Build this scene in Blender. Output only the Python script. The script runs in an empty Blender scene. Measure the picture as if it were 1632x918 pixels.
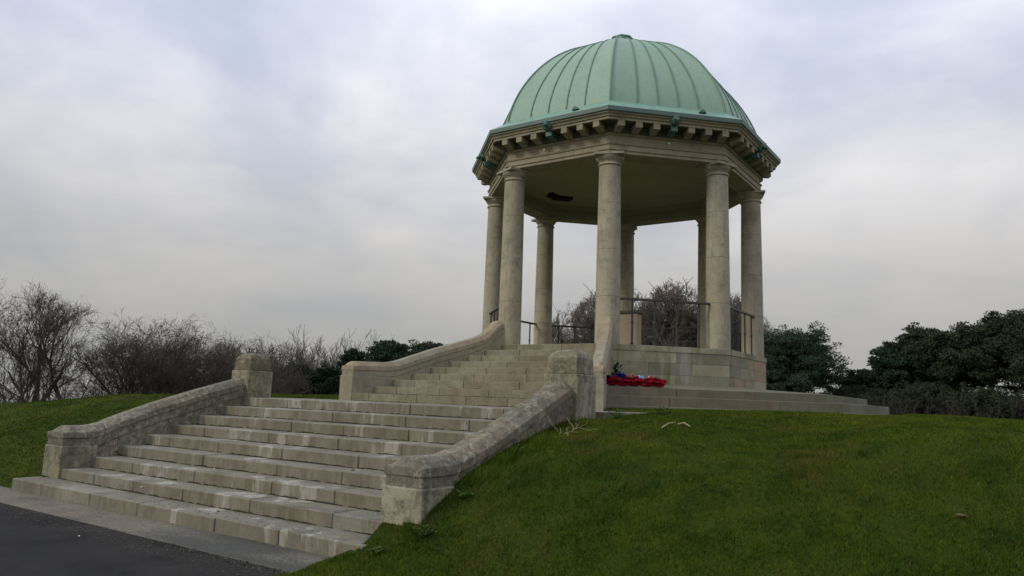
import bpy, bmesh, math, random
import numpy as np
from mathutils import Vector, Matrix
R = math.radians
SC = bpy.context.scene
COL = SC.collection

# ------------------------------------------------------------------ camera
cam = bpy.data.cameras.new('camera'); co = bpy.data.objects.new('camera', cam); COL.objects.link(co)
yaw, pit, rol = -.6019, .1501, .0355
fw = Vector((math.sin(yaw)*math.cos(pit), math.cos(yaw)*math.cos(pit), math.sin(pit)))
rt = Vector((math.cos(yaw), -math.sin(yaw), 0)); up = rt.cross(fw)
r2 = math.cos(rol)*rt + math.sin(rol)*up; u2 = -math.sin(rol)*rt + math.cos(rol)*up
co.matrix_world = Matrix(((r2.x, u2.x, -fw.x, 7.9111), (r2.y, u2.y, -fw.y, -16.0292), (r2.z, u2.z, -fw.z, 1.4507), (0, 0, 0, 1)))
cam.sensor_width = 36; cam.lens = 36*1186.48/1632; cam.clip_start = .1; cam.clip_end = 2000
SC.camera = co
# ------------------------------------------------------------------ light
SUN_EL, SUN_AZ = R(32), R(214)          # azimuth clockwise from +Y
sun = bpy.data.lights.new('sun', 'SUN'); so = bpy.data.objects.new('sun', sun); COL.objects.link(so)
sun.energy = 1.4; sun.angle = R(14); sun.color = (1, .91, .75)
sd = Vector((math.sin(SUN_AZ)*math.cos(SUN_EL), math.cos(SUN_AZ)*math.cos(SUN_EL), math.sin(SUN_EL)))
so.rotation_euler = sd.to_track_quat('Z', 'Y').to_euler()
SC.view_settings.view_transform = 'Standard'; SC.view_settings.look = 'None'
SC.view_settings.exposure = 0.0; SC.view_settings.gamma = 1
w = bpy.data.worlds.new('World'); SC.world = w; w.use_nodes = True
nt = w.node_tree; nt.nodes.clear(); N = nt.nodes.new; L = nt.links.new
def wn(t, **k):
    n = N(t)
    for a, b in k.items(): setattr(n, a, b)
    return n
sky = wn('ShaderNodeTexSky', sky_type='NISHITA', sun_disc=False, sun_elevation=SUN_EL, sun_rotation=SUN_AZ, dust_density=3.0)
bg1 = N('ShaderNodeBackground'); bg1.inputs[1].default_value = .15; L(sky.outputs[0], bg1.inputs[0])
tc = N('ShaderNodeTexCoord'); sep = N('ShaderNodeSeparateXYZ'); L(tc.outputs['Generated'], sep.inputs[0])
den = wn('ShaderNodeMath', operation='ADD'); den.inputs[1].default_value = .32; 
mx = wn('ShaderNodeMath', operation='MAXIMUM'); L(sep.outputs[2], mx.inputs[0]); mx.inputs[1].default_value = 0.0; L(mx.outputs[0], den.inputs[0])
dv = wn('ShaderNodeVectorMath', operation='DIVIDE'); cmb = N('ShaderNodeCombineXYZ')
for i in range(3): L(den.outputs[0], cmb.inputs[i])
L(tc.outputs['Generated'], dv.inputs[0]); L(cmb.outputs[0], dv.inputs[1])
def wnoise(scale, detail, rough, dist=0, off=0):
    n = N('ShaderNodeTexNoise'); n.inputs['Scale'].default_value = scale; n.inputs['Detail'].default_value = detail
    n.inputs['Roughness'].default_value = rough; n.inputs['Distortion'].default_value = dist
    m = N('ShaderNodeMapping'); m.inputs['Location'].default_value = (off, off*1.7, 0); L(dv.outputs[0], m.inputs[0]); L(m.outputs[0], n.inputs['Vector'])
    return n
n1 = wnoise(1.9, 6, .52, .2, 3.1); n2 = wnoise(1.9, 4, .45, .15, 8.4)
elev = N('ShaderNodeValToRGB'); L(sep.outputs[2], elev.inputs[0])
el = elev.color_ramp.elements
el[0].position = 0.0; el[0].color = (.37, .365, .352, 1)
el[1].position = .62; el[1].color = (.88, .93, 1.10, 1)
for p, c in ((.08, (.43, .427, .417)), (.18, (.53, .528, .53)), (.32, (.74, .745, .79))):
    e = elev.color_ramp.elements.new(p); e.color = (*c, 1)
cr = N('ShaderNodeValToRGB'); L(n1.outputs[0], cr.inputs[0]); cr.color_ramp.elements[0].position = .37; cr.color_ramp.elements[0].color = (.78, .82, .90, 1)
cr.color_ramp.elements[1].position = .63; cr.color_ramp.elements[1].color = (1.26, 1.23, 1.18, 1)
mul = wn('ShaderNodeMix', data_type='RGBA', blend_type='MULTIPLY'); 
amt = wn('ShaderNodeMapRange'); L(sep.outputs[2], amt.inputs[0]); amt.inputs[1].default_value = .08; amt.inputs[2].default_value = .40; amt.inputs[3].default_value=.25
L(amt.outputs[0], mul.inputs[0]); L(elev.outputs[0], mul.inputs[6]); L(cr.outputs[0], mul.inputs[7])
bg2 = N('ShaderNodeBackground'); bg2.inputs[1].default_value = 1.0; L(mul.outputs[2], bg2.inputs[0])
gap = N('ShaderNodeValToRGB'); L(n2.outputs[0], gap.inputs[0]); gap.color_ramp.elements[0].position = .46; gap.color_ramp.elements[0].color = (0, 0, 0, 1)
gap.color_ramp.elements[1].position = .66; gap.color_ramp.elements[1].color = (.22, .22, .22, 1)
ga = wn('ShaderNodeMapRange'); L(sep.outputs[2], ga.inputs[0]); ga.inputs[1].default_value = .22; ga.inputs[2].default_value = .42
gm = wn('ShaderNodeMath', operation='MULTIPLY'); L(gap.outputs[0], gm.inputs[0]); L(ga.outputs[0], gm.inputs[1])
ms = N('ShaderNodeMixShader'); L(gm.outputs[0], ms.inputs[0]); L(bg2.outputs[0], ms.inputs[1]); L(bg1.outputs[0], ms.inputs[2])
wo = N('ShaderNodeOutputWorld'); L(ms.outputs[0], wo.inputs[0])

# ------------------------------------------------------------------ materials
class Mat:
    def __init__(s, name, rough=.85, spec=.3):
        s.m = bpy.data.materials.new(name); s.m.use_nodes = True; s.t = s.m.node_tree
        s.b = s.t.nodes['Principled BSDF']; s.b.inputs['Roughness'].default_value = rough
        s.b.inputs['Specular IOR Level'].default_value = spec
        s.co = s.t.nodes.new('ShaderNodeNewGeometry')   # world position: stone and grass do not move
        s.bump_h = None
    def n(s, t, **k):
        x = s.t.nodes.new(t)
        for a, b in k.items(): setattr(x, a, b)
        return x
    def l(s, a, b): s.t.links.new(a, b)
    def noise(s, scale, detail=4, rough=.55, stretch=(1, 1, 1), off=0., dist=0.):
        mp = s.n('ShaderNodeMapping'); mp.inputs['Scale'].default_value = stretch; mp.inputs['Location'].default_value = (off, off*.7, off*1.3)
        s.l(s.co.outputs['Position'], mp.inputs[0])
        x = s.n('ShaderNodeTexNoise'); x.inputs['Scale'].default_value = scale; x.inputs['Detail'].default_value = detail
        x.inputs['Roughness'].default_value = rough; x.inputs['Distortion'].default_value = dist; s.l(mp.outputs[0], x.inputs['Vector'])
        return x.outputs[0]
    def ramp(s, v, a, b, lo=0., hi=1.):
        x = s.n('ShaderNodeMapRange'); x.clamp = True; s.l(v, x.inputs[0])
        for i, q in enumerate((a, b, lo, hi)): x.inputs[i+1].default_value = q
        return x.outputs[0]
    def mul(s, a, b):
        x = s.n('ShaderNodeMath', operation='MULTIPLY')
        for i, q in enumerate((a, b)):
            if isinstance(q, (int, float)): x.inputs[i].default_value = q
            else: s.l(q, x.inputs[i])
        return x.outputs[0]
    def mix(s, f, a, b, blend='MIX'):
        x = s.n('ShaderNodeMix', data_type='RGBA', blend_type=blend)
        for i, q in ((0, f), (6, a), (7, b)):
            if isinstance(q, (int, float)): x.inputs[i].default_value = q
            elif isinstance(q, tuple): x.inputs[i].default_value = (*q, 1)
            else: s.l(q, x.inputs[i])
        return x.outputs[2]
    def axis(s, i):
        x = s.n('ShaderNodeSeparateXYZ'); s.l(s.co.outputs['Position'], x.inputs[0]); return x.outputs[i]
    def col(s, c):
        if isinstance(c, tuple): s.b.inputs['Base Color'].default_value = (*c, 1)
        else: s.l(c, s.b.inputs['Base Color'])
    def bump(s, h, strength=.4, dist=.01):
        x = s.n('ShaderNodeBump'); x.inputs['Strength'].default_value = strength; x.inputs['Distance'].default_value = dist
        s.l(h, x.inputs['Height']); s.l(x.outputs[0], s.b.inputs['Normal'])

def stone(name, base, warm, dark=(.10, .10, .08), green=(.12, .13, .05), lichen=.0, moss=.3, stain=.5, streak=.4, pale=.0, speck=.0, island=.22, bump=.35, tint=None):
    m = Mat(name)
    c = m.mix(m.ramp(m.noise(.9, 5, .6, off=2), .35, .65), base, warm)
    if island:
        r = m.co.outputs['Random Per Island']
        c = m.mix(1., c, m.mix(r, (1-island, 1-island, 1-island*.8), (1+island, 1+island*.9, 1+island*.65)), 'MULTIPLY')
        # some blocks are a pinker or a greyer stone
        wn_ = m.n('ShaderNodeTexWhiteNoise', noise_dimensions='1D'); m.l(r, wn_.inputs['W'])
        c = m.mix(m.ramp(wn_.outputs[0], .62, .66, 0, .7), c, tint or (base[0]*1.02, base[1]*.88, base[2]*.78))
    c = m.mix(m.mul(m.ramp(m.noise(2.6, 8, .68, off=5), .5, .72), stain), c, dark)
    if streak: c = m.mix(m.mul(m.ramp(m.noise(2.2, 5, .6, (1.6, 1.6, .16), off=9), .54, .70), streak), c, green)
    if moss: c = m.mix(m.mul(m.ramp(m.noise(1.3, 6, .7, off=14), .52, .68), moss), c, green)
    if pale: c = m.mix(m.mul(m.ramp(m.noise(1.5, 6, .7, (1.3, 1.0, .22), off=23), .555, .60), pale), c, (.42, .41, .35))
    if lichen:
        c = m.mix(m.mul(m.ramp(m.noise(9, 8, .8, off=3), .50, .585), lichen*.9), c, (.055, .050, .036))
        c = m.mix(m.mul(m.mul(m.ramp(m.noise(13, 7, .8, off=7), .51, .58), m.ramp(m.noise(2.2, 4, .6, off=27), .40, .52)), lichen), c, (.42, .39, .30))
        c = m.mix(m.mul(m.ramp(m.noise(4.5, 6, .7, off=17), .52, .62), lichen*.7), c, (.075, .07, .055))
    if speck:      # steps: brown run-off on the upright faces, grit trodden onto the flats
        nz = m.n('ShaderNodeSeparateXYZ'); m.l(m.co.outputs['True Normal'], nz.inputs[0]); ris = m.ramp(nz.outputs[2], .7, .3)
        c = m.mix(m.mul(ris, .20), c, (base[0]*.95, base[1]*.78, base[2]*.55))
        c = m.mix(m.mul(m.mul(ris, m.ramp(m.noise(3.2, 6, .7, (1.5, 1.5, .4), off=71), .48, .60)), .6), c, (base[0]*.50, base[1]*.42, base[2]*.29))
        gm_ = m.n('ShaderNodeMath', operation='ADD'); m.l(m.noise(1.1, 5, .6, (.55, 1.6, 1), off=33), gm_.inputs[0]); m.l(m.mul(m.noise(48, 3, .8, off=2), 1.1), gm_.inputs[1])
        where = m.mul(m.ramp(m.axis(0), -2.2, 1.2, .0, 1.), m.ramp(m.axis(1), -10.1, -10.8, 0., 1.)); gr = m.n('ShaderNodeMath', operation='ADD'); m.l(gm_.outputs[0], gr.inputs[0]); m.l(m.mul(where, .17), gr.inputs[1])
        gr2 = m.n('ShaderNodeMath', operation='ADD'); m.l(gr.outputs[0], gr2.inputs[0]); m.l(m.ramp(m.axis(1), -11.18, -11.14, .12, 0.), gr2.inputs[1])
        flat = m.ramp(nz.outputs[2], .8, .95)
        c = m.mix(m.mul(m.mul(m.ramp(gr2.outputs[0], 1.28, 1.34), flat), .85), c, (.040, .041, .038))
    if False:
        patch = m.mul(m.ramp(m.noise(1.5, 4, .6, off=31), .42, .6), m.ramp(m.axis(0), -1.5, 2.4, .0, 1.)); patch = m.mul(patch, m.ramp(m.axis(1), -9.6, -10.6, .12, 1.)); patch = m.mul(patch, m.ramp(m.axis(1), -12., -11.2, 1.8, 1.))
        c = m.mix(m.mul(m.mul(m.ramp(m.noise(42, 3, .6, off=1), .42, .55), patch), speck), c, (.055, .058, .058))
    # soot and pits, run-off stains with hard edges, faint hairlines
    c = m.mix(m.mul(m.ramp(m.noise(7, 8, .78, off=41), .53, .64), stain*.75), c, dark)
    c = m.mix(m.mul(m.ramp(m.noise(5.5, 6, .7, (2.2, 2.2, .22), off=51), .56, .66), stain*.6), c, (dark[0]*1.15, dark[1]*1.02, dark[2]*.8))
    vo = m.n('ShaderNodeTexVoronoi'); vo.inputs['Scale'].default_value = 26; m.l(m.co.outputs['Position'], vo.inputs['Vector'])
    c = m.mix(m.mul(m.ramp(vo.outputs['Distance'], .16, .08), stain*.6), c, (dark[0]*.6, dark[1]*.6, dark[2]*.6))
    g = m.noise(70, 4, .7)
    c = m.mix(m.ramp(g, .3, .7, 0, .34), c, dark)
    c = m.mix(m.ramp(m.noise(.55, 4, .6, off=61), .35, .65, 0, .22), c, dark)
    m.col(c)
    h = m.n('ShaderNodeMath', operation='ADD'); m.l(m.mul(g, .5), h.inputs[0]); m.l(m.noise(14, 6, .7, off=4), h.inputs[1])
    m.bump(h.outputs[0], bump, .012)
    return m.m

M = {}
M['col'] = stone('column_limestone', (.45, .415, .305), (.36, .32, .22), stain=.8, streak=.45, moss=.3, island=0, dark=(.15, .145, .11), green=(.20, .215, .145), bump=.2)
def joints(mat, zs, w_, colr, amt):
    t = mat.node_tree; b_ = t.nodes['Principled BSDF']; src = b_.inputs['Base Color'].links[0].from_socket
    g_ = t.nodes.new('ShaderNodeNewGeometry'); sp = t.nodes.new('ShaderNodeSeparateXYZ'); t.links.new(g_.outputs['Position'], sp.inputs[0]); last = None
    for z in zs:
        a_ = t.nodes.new('ShaderNodeMath'); a_.operation = 'COMPARE'; t.links.new(sp.outputs[2], a_.inputs[0]); a_.inputs[1].default_value = z; a_.inputs[2].default_value = w_
        if last is None: last = a_.outputs[0]
        else:
            q = t.nodes.new('ShaderNodeMath'); q.operation = 'MAXIMUM'; t.links.new(last, q.inputs[0]); t.links.new(a_.outputs[0], q.inputs[1]); last = q.outputs[0]
    k_ = t.nodes.new('ShaderNodeMath'); k_.operation = 'MULTIPLY'; t.links.new(last, k_.inputs[0]); k_.inputs[1].default_value = amt
    x = t.nodes.new('ShaderNodeMix'); x.data_type = 'RGBA'; t.links.new(k_.outputs[0], x.inputs[0]); t.links.new(src, x.inputs[6]); x.inputs[7].default_value = (*colr, 1); t.links.new(x.outputs[2], b_.inputs['Base Color'])
joints(M['col'], (3.55, 4.50, 5.45), .006, (.10, .095, .07), .55)
M['ent'] = stone('entablature_limestone', (.38, .335, .23), (.31, .27, .18), stain=.75, streak=.25, moss=.12, island=.06, dark=(.14, .125, .08), bump=.25)
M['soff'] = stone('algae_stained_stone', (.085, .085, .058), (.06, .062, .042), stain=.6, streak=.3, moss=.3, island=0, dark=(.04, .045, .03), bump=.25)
M['plinth'] = stone('plinth_blocks', (.36, .345, .25), (.26, .245, .15), stain=.4, streak=1., moss=.5, pale=.4, island=.30, green=(.10, .10, .02), tint=(.42, .28, .16), bump=.25)
M['terr'] = stone('terrace_blocks', (.19, .188, .128), (.155, .152, .098), stain=.4, streak=.4, moss=.4, island=.16, dark=(.06, .06, .045), green=(.085, .09, .038), tint=(.20, .165, .11), bump=.3)
M['ustep'] = stone('upper_step_stone', (.30, .285, .205), (.225, .208, .125), stain=.55, streak=.45, moss=.75, island=.20, dark=(.08, .075, .05), green=(.135, .125, .055), tint=(.25, .21, .14), bump=.3)
M['lstep'] = stone('lower_step_stone', (.262, .258, .205), (.208, .198, .142), stain=.68, streak=.6, moss=.3, pale=.9, speck=.95, island=.09, dark=(.085, .083, .065), green=(.105, .09, .05), tint=(.215, .195, .145), bump=.35)
M['ubal'] = stone('upper_balustrade_stone', (.38, .345, .25), (.32, .28, .19), stain=.4, streak=.2, moss=.2, island=.08, lichen=.22, dark=(.11, .105, .08), bump=.25)
M['lbal'] = stone('lichened_balustrade_stone', (.235, .21, .155), (.19, .17, .12), stain=.6, streak=.5, moss=.35, island=.12, lichen=.7, dark=(.06, .057, .042), bump=.6)
M['pier'] = stone('weathered_pier_stone', (.44, .41, .30), (.30, .27, .16), stain=.85, streak=.8, moss=.9, island=.08, lichen=.55, dark=(.07, .068, .05), green=(.10, .085, .028), bump=.5)
M['pierd'] = stone('pier_cap_stone', (.20, .16, .10), (.15, .13, .085), stain=.65, streak=.3, moss=.4, island=.06, lichen=.55, dark=(.06, .055, .04), bump=.6)
M['kerb'] = stone('strip_stone', (.20, .19, .145), (.165, .155, .115), stain=.4, streak=0, moss=.2, speck=1., dark=(.04, .04, .035), island=.1, bump=.4)

def simple(name, c, rough=.6, var=None, scale=6, metal=0., bump=0., spec=.4, amount=1.):
    m = Mat(name, rough, spec); m.b.inputs['Metallic'].default_value = metal
    if var: m.col(m.mix(m.ramp(m.noise(scale, 6, .65), .35, .68, 0, amount), c, var))
    else: m.col(c)
    if bump: m.bump(m.noise(scale*4, 5, .6), bump, .01)
    return m.m
# verdigris copper: panels differ slightly, faint vertical runs
m = Mat('verdigris_copper', .58, .45)
c = m.mix(m.ramp(m.noise(1.1, 5, .6), .35, .65), (.255, .37, .275), (.225, .335, .25))
c = m.mix(m.mul(m.ramp(m.noise(3.2, 5, .6, (1.5, 1.5, .3), off=3), .5, .72), .35), c, (.30, .42, .34))
c = m.mix(m.ramp(m.co.outputs['Random Per Island'], 0, 1, 0, .22), c, (.15, .28, .22))
c = m.mix(m.mul(m.ramp(m.noise(9, 6, .7, off=8), .52, .66), .35), c, (.13, .22, .18))
c = m.mix(m.mul(m.ramp(m.noise(4, 6, .7, (2.4, 2.4, .35), off=18), .52, .66), .25), c, (.29, .39, .30))
m.col(c); m.bump(m.noise(5, 4, .5), .12, .02); M['copper'] = m.m
M['seam'] = simple('copper_seam', (.10, .19, .135), .6, (.14, .25, .18), 8)
M['skirt'] = simple('copper_flashing', (.20, .35, .27), .55, (.13, .25, .20), 5)
M['gutter'] = simple('weathered_gutter_metal', (.12, .155, .145), .5, (.09, .15, .13), 5)
M['bronze'] = simple('green_bronze', (.035, .085, .072), .55, (.10, .20, .17), 14, .3, .4)
M['iron'] = simple('black_painted_iron', (.018, .02, .018), .5, (.04, .035, .025), 20)
M['ceil'] = simple('ceiling_render', (.33, .31, .21), .95, (.27, .25, .165), 1.5, bump=.1)
M['inner'] = simple('inner_beam_stone', (.26, .245, .175), .95, (.20, .185, .13), 2, bump=.15)
M['slot'] = simple('dark_hatch', (.006, .007, .008), .9)
M['altar'] = stone('tablet_stone', (.44, .335, .24), (.40, .31, .225), stain=.2, streak=.1, moss=0, island=0, bump=.15)
M['slate'] = simple('dark_slab', (.045, .04, .03), .6, (.07, .06, .045), 9)
m = Mat('asphalt', 1., .04); g = m.noise(160, 3, .7)
c = m.mix(m.ramp(m.noise(1.3, 5, .6), .35, .7), (.026, .0262, .0255), (.040, .0395, .037)); c = m.mix(m.ramp(g, .35, .75, 0, .5), c, (.045, .044, .042))
c = m.mix(m.ramp(m.noise(60, 2, .5, off=5), .70, .74, 0, .5), c, (.10, .095, .085))
c = m.mix(m.mul(m.ramp(m.axis(1), -12.5, -11.8, 0, 1.), m.ramp(m.noise(22, 6, .8, off=15), .5, .62, 0, .7)), c, (.085, .078, .062))
c = m.mix(m.ramp(m.noise(.5, 5, .7, off=25), .5, .62, 0, .5), c, (.012, .0125, .013))
m.col(c); m.bump(g, .7, .01); M['asphalt'] = m.m
M['gritm'] = simple('grit', (.12, .11, .085), .9, (.05, .047, .04), 300)
m = Mat('turf', .95, .1)
c = m.mix(m.ramp(m.noise(.8, 6, .65), .38, .62), (.030, .058, .004), (.060, .078, .006))
c = m.mix(m.ramp(m.noise(2.6, 6, .7, off=4), .45, .68, 0, .8), c, (.020, .040, .006))
c = m.mix(m.ramp(m.noise(.45, 4, .6, off=9), .52, .66, 0, .6), c, (.075, .060, .015))
c = m.mix(m.ramp(m.noise(26, 5, .8, off=6), .4, .7, 0, .6), c, (.016, .028, .004))
m.col(c); m.bump(m.noise(30, 6, .8), .9, .03); M['turf'] = m.m
m = Mat('grass_blade', .85, .08)
rr = m.co.outputs['Random Per Island']
c = m.mix(rr, (.034, .070, .004), (.068, .100, .007))
c = m.mix(m.ramp(m.noise(.7, 6, .65), .44, .60, 0, .8), c, (.092, .112, .008))
c = m.mix(m.ramp(m.noise(1.4, 6, .7, off=44), .55, .63, 0, .7), c, (.10, .075, .02))
c = m.mix(m.ramp(m.noise(2.6, 6, .7, off=4), .45, .68, 0, .85), c, (.014, .036, .004))
c = m.mix(m.ramp(rr, .975, .98), c, (.12, .10, .04))
m.col(c); M['blade'] = m.m
def leafmat(name, a, b, cdead=None):
    m = Mat(name, .75, .2); rr = m.co.outputs['Random Per Island']
    c = m.mix(rr, a, b); c = m.mix(m.ramp(m.noise(.7, 4, .6), .4, .65, 0, .6), c, a)
    if cdead: c = m.mix(m.ramp(rr, .9, .93), c, cdead)
    m.col(c); return m.m
M['pine'] = leafmat('pine_needles', (.020, .038, .024), (.048, .072, .042))
M['pinew'] = leafmat('warm_pine_needles', (.024, .034, .020), (.052, .062, .034))
M['laurel'] = leafmat('evergreen_leaves', (.012, .026, .016), (.030, .050, .028))
M['weed'] = leafmat('weed_leaves', (.025, .055, .008), (.05, .095, .012))
M['bark'] = simple('dark_bark', (.050, .044, .036), .95, (.030, .028, .022), 5)
M['twig'] = simple('bare_twigs', (.080, .068, .052), .95, (.055, .048, .038), 2)
M['twigr'] = simple('reddish_birch_twigs', (.165, .138, .120), .95, (.12, .10, .088), 2)
M['twigg'] = simple('pale_dry_twigs', (.16, .145, .12), .95, (.11, .10, .08), 2)
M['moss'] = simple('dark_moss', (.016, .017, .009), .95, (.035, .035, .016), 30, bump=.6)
M['red'] = simple('poppy_red', (.30, .006, .016), .8, (.06, .002, .005), 26, spec=.05)
M['black'] = simple('poppy_centre', (.01, .01, .01), .5)
M['blue'] = simple('blue_ribbon', (.02, .03, .42), .4)
M['lblue'] = simple('pale_blue_card', (.10, .30, .60), .5)
M['white'] = simple('white_paper', (.75, .75, .72), .6)
M['pink'] = simple('pale_pink_petals', (.68, .36, .33), .6)
M['pot'] = simple('grey_plastic_pot', (.055, .05, .055), .6)
M['dry'] = simple('dry_cane', (.26, .21, .12), .8, (.28, .22, .13), 20)
M['brownleaf'] = simple('fallen_leaf', (.10, .055, .025), .8)

# ------------------------------------------------------------------ mesh helpers
class MB:
    def __init__(s): s.v = []; s.f = []
    def add(s, vs, fs):
        b = len(s.v); s.v += [tuple(v) for v in vs]; s.f += [tuple(b+i for i in f) for f in fs]
    def hexa(s, p):       # p: 4 bottom (ccw) + 4 top
        s.add(p, [(3, 2, 1, 0), (4, 5, 6, 7), (0, 1, 5, 4), (1, 2, 6, 5), (2, 3, 7, 6), (3, 0, 4, 7)])
    def box(s, x0, x1, y0, y1, z0, z1, tz=0):
        s.hexa([(x0, y0, z0), (x1, y0, z0), (x1, y1, z0), (x0, y1, z0), (x0, y0, z1), (x1, y0, z1), (x1, y1, z1+tz), (x0, y1, z1+tz)])
    def loops(s, ls, cap=True, closed=False):   # list of rings with equal counts
        n = len(ls[0]); b = len(s.v)
        for l in ls: s.v += [tuple(p) for p in l]
        m = len(ls)
        for i in range(m if closed else m-1):
            j = (i+1) % m
            for k in range(n):
                k2 = (k+1) % n; s.f.append((b+i*n+k, b+i*n+k2, b+j*n+k2, b+j*n+k))
        if cap and not closed:
            s.f.append(tuple(b+k for k in reversed(range(n)))); s.f.append(tuple(b+(m-1)*n+k for k in range(n)))
    def lathe(s, prof, n=24, ang0=0, c=(0, 0), cap=True, closed=False):
        s.loops([[(c[0]+r*math.cos(ang0+2*math.pi*k/n), c[1]+r*math.sin(ang0+2*math.pi*k/n), z) for k in range(n)] for r, z in prof], cap, closed)
    def tube(s, pts, r, n=6, r1=None):
        pts = [Vector(p) for p in pts]; ls = []
        for i, p in enumerate(pts):
            d = (pts[min(i+1, len(pts)-1)]-pts[max(i-1, 0)]).normalized()
            a = d.cross(Vector((0, 0, 1)) if abs(d.z) < .9 else Vector((1, 0, 0))).normalized(); b2 = d.cross(a)
            rr = r if r1 is None else r+(r1-r)*i/(len(pts)-1)
            ls.append([p+rr*(math.cos(2*math.pi*k/n)*a+math.sin(2*math.pi*k/n)*b2) for k in range(n)])
        s.loops(ls)
    def mesh(s, name, mat, smooth=False):
        me = bpy.data.meshes.new(name); me.from_pydata(s.v, [], s.f); me.update()
        bm = bmesh.new(); bm.from_mesh(me); bmesh.ops.recalc_face_normals(bm, faces=bm.faces); bm.to_mesh(me); bm.free()
        if smooth: me.shade_smooth()
        me.materials.append(mat); return me
    def build(s, name, mat, parent=None, bevel=0, smooth=False):
        o = bpy.data.objects.new(name, s.mesh(name, mat, smooth)); COL.objects.link(o)
        if bevel:
            b = o.modifiers.new('bevel', 'BEVEL'); b.width = bevel; b.segments = 2; b.limit_method = 'ANGLE'; b.angle_limit = R(28)
        if parent is not None: attach(o, parent)
        return o
def world_of(o): 
    m = o.matrix_basis.copy()
    if o.parent: m = world_of(o.parent) @ o.matrix_parent_inverse @ m
    return m
def attach(o, p): o.parent = p; o.matrix_parent_inverse = world_of(p).inverted()
def put(name, mesh, parent=None, loc=(0, 0, 0), rz=0, bevel=0):
    o = bpy.data.objects.new(name, mesh); COL.objects.link(o); o.location = loc; o.rotation_euler = (0, 0, rz)
    if bevel:
        b = o.modifiers.new('bevel', 'BEVEL'); b.width = bevel; b.segments = 2; b.limit_method = 'ANGLE'; b.angle_limit = R(28)
    if parent is not None: attach(o, parent)
    return o
def thing(name, label, cat, loc=(0, 0, 0), rz=0, group=None):
    o = bpy.data.objects.new(name, None); COL.objects.link(o); o.location = loc; o.rotation_euler = (0, 0, rz); o.empty_display_size = .3
    return tag(o, label, cat, group)
def tag(o, label, cat, group=None):
    o['label'] = label; o['category'] = cat
    if group: o['group'] = group
    return o
def struct(o): o['kind'] = 'structure'; return o
def va(Rr, deg, z=None):
    p = (Rr*math.cos(R(deg)), Rr*math.sin(R(deg)))
    return p if z is None else (*p, z)
def lerp(a, b, t): return tuple(x+(y-x)*t for x, y in zip(a, b))
def splits(rng, n, jit=.12):
    e = [0]+[(i+rng.uniform(-jit, jit)*1.5)/n for i in range(1, n)]+[1]; return list(zip(e[:-1], e[1:]))
def interp(xs, ys, x): return float(np.interp(x, xs, ys))

# ------------------------------------------------------------------ terrain
PY = [-200, -60, -30, -16, -12.6, -11.75, -11.25, -11.0, -10.65, -10.29, -9.95, -9.46, -8.84, -8.36, -7.7, -6.5, -5.6, -4, 10, 40, 80, 250]
PZ = [-6, -1.6, -.5, -.18, -.05, .015, .07, .20, .47, .65, .79, .95, 1.10, 1.20, 1.29, 1.35, 1.39, 1.405, 1.40, 1.33, .6, -8]
rs = np.random.RandomState(4)
waves = [(rs.uniform(-1, 1, 2)*s, rs.uniform(0, 6.28), a) for s, a in ((1.2, .02), (1.9, .016), (.6, .03), (3.1, .009), (5., .006), (.9, .02), (7., .004))]
def ground(x, y):
    x = np.asarray(x, float); y = np.asarray(y, float)
    z = np.interp(y-.30*(x < -3.2)*np.clip((-9.0-y)/.8, 0, 1), PY, PZ)
    n = sum(a*np.sin(x*k[0]*2+y*k[1]*2+ph) for k, ph, a in waves)
    z = z + n*np.clip((np.abs(x)-3.2)/1.5, .15, 1.5)*np.interp(y, [-9, -6.5], [1.7, .5])
    dx = np.clip(-x-6, 0, 60); z = z-(.042*dx+.0045*dx*dx)*np.clip((y+11.5)/3, .25, 1)
    dxr = np.clip(x-45, 0, 300); z = z-.0006*dxr*dxr
    return np.maximum(z, -9)
def xl(y): return -(2.86+.14*(-8.1-y))-.20
def sunk(x, y):     # under the stairs, the landing and the pavilion, and under the path
    xr = np.where(y < -10.82, 2.98, 3.22)
    a = (y > -11.14) & (y < -7.85) & (x > xl(y)) & (x < xr)
    b = (y >= -7.95) & (y < -6.1) & (x > -3.75) & (x < 3.75)
    c = (y >= -6.2) & (y < -4.9) & (np.abs(x) < 2.75+.45*np.clip(-6.1-y, -3, 0))
    d = (np.abs(x)*.3827+np.abs(y)*.9239 < 5.3) & (np.hypot(x, y) < 5.4)
    e = (y <= -11.10) & (x < 2.96+.10*np.sin(y*2.3)+.04*np.sin(y*9)) & (y > -40)
    return a | b | c | d | e
def lines(spec):
    out = []
    for a, b, st in spec: out += list(np.arange(a, b, st))
    return np.array(out)
gx = lines([(-260, -60, 20), (-60, -20, 2.5), (-20, -6, .5), (-6, -2.6, .08), (-2.6, 2.7, .5), (2.7, 4.2, .06), (4.2, 12, .16), (12, 14, .3), (14, 30, .8), (30, 70, 4), (70, 280, 25)])
gy = lines([(-80, -20, 4), (-20, -12.6, .4), (-12.6, -5.4, .08), (-5.4, 0, .25), (0, 8, .5), (8, 60, 2), (60, 300, 20)])
GX, GY = np.meshgrid(gx, gy); GZ = ground(GX, GY); SK = sunk(GX, GY)
GZ = np.where(SK, np.minimum(GZ-.7, -.06), GZ)
GZ = np.where((GY <= -11.10) & SK, -.06, GZ)
nx, ny = len(gx), len(gy)
V = np.stack([GX.ravel(), GY.ravel(), GZ.ravel()], 1)
ii = (np.arange(ny-1)[:, None]*nx+np.arange(nx-1)[None, :])
F = np.stack([ii, ii+1, ii+nx+1, ii+nx], -1).reshape(-1, 4)
me = bpy.data.meshes.new('lawn'); me.from_pydata(V.tolist(), [], F.tolist()); me.update(); me.shade_smooth(); me.materials.append(M['turf'])
lawn = struct(put('lawn', me))
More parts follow.
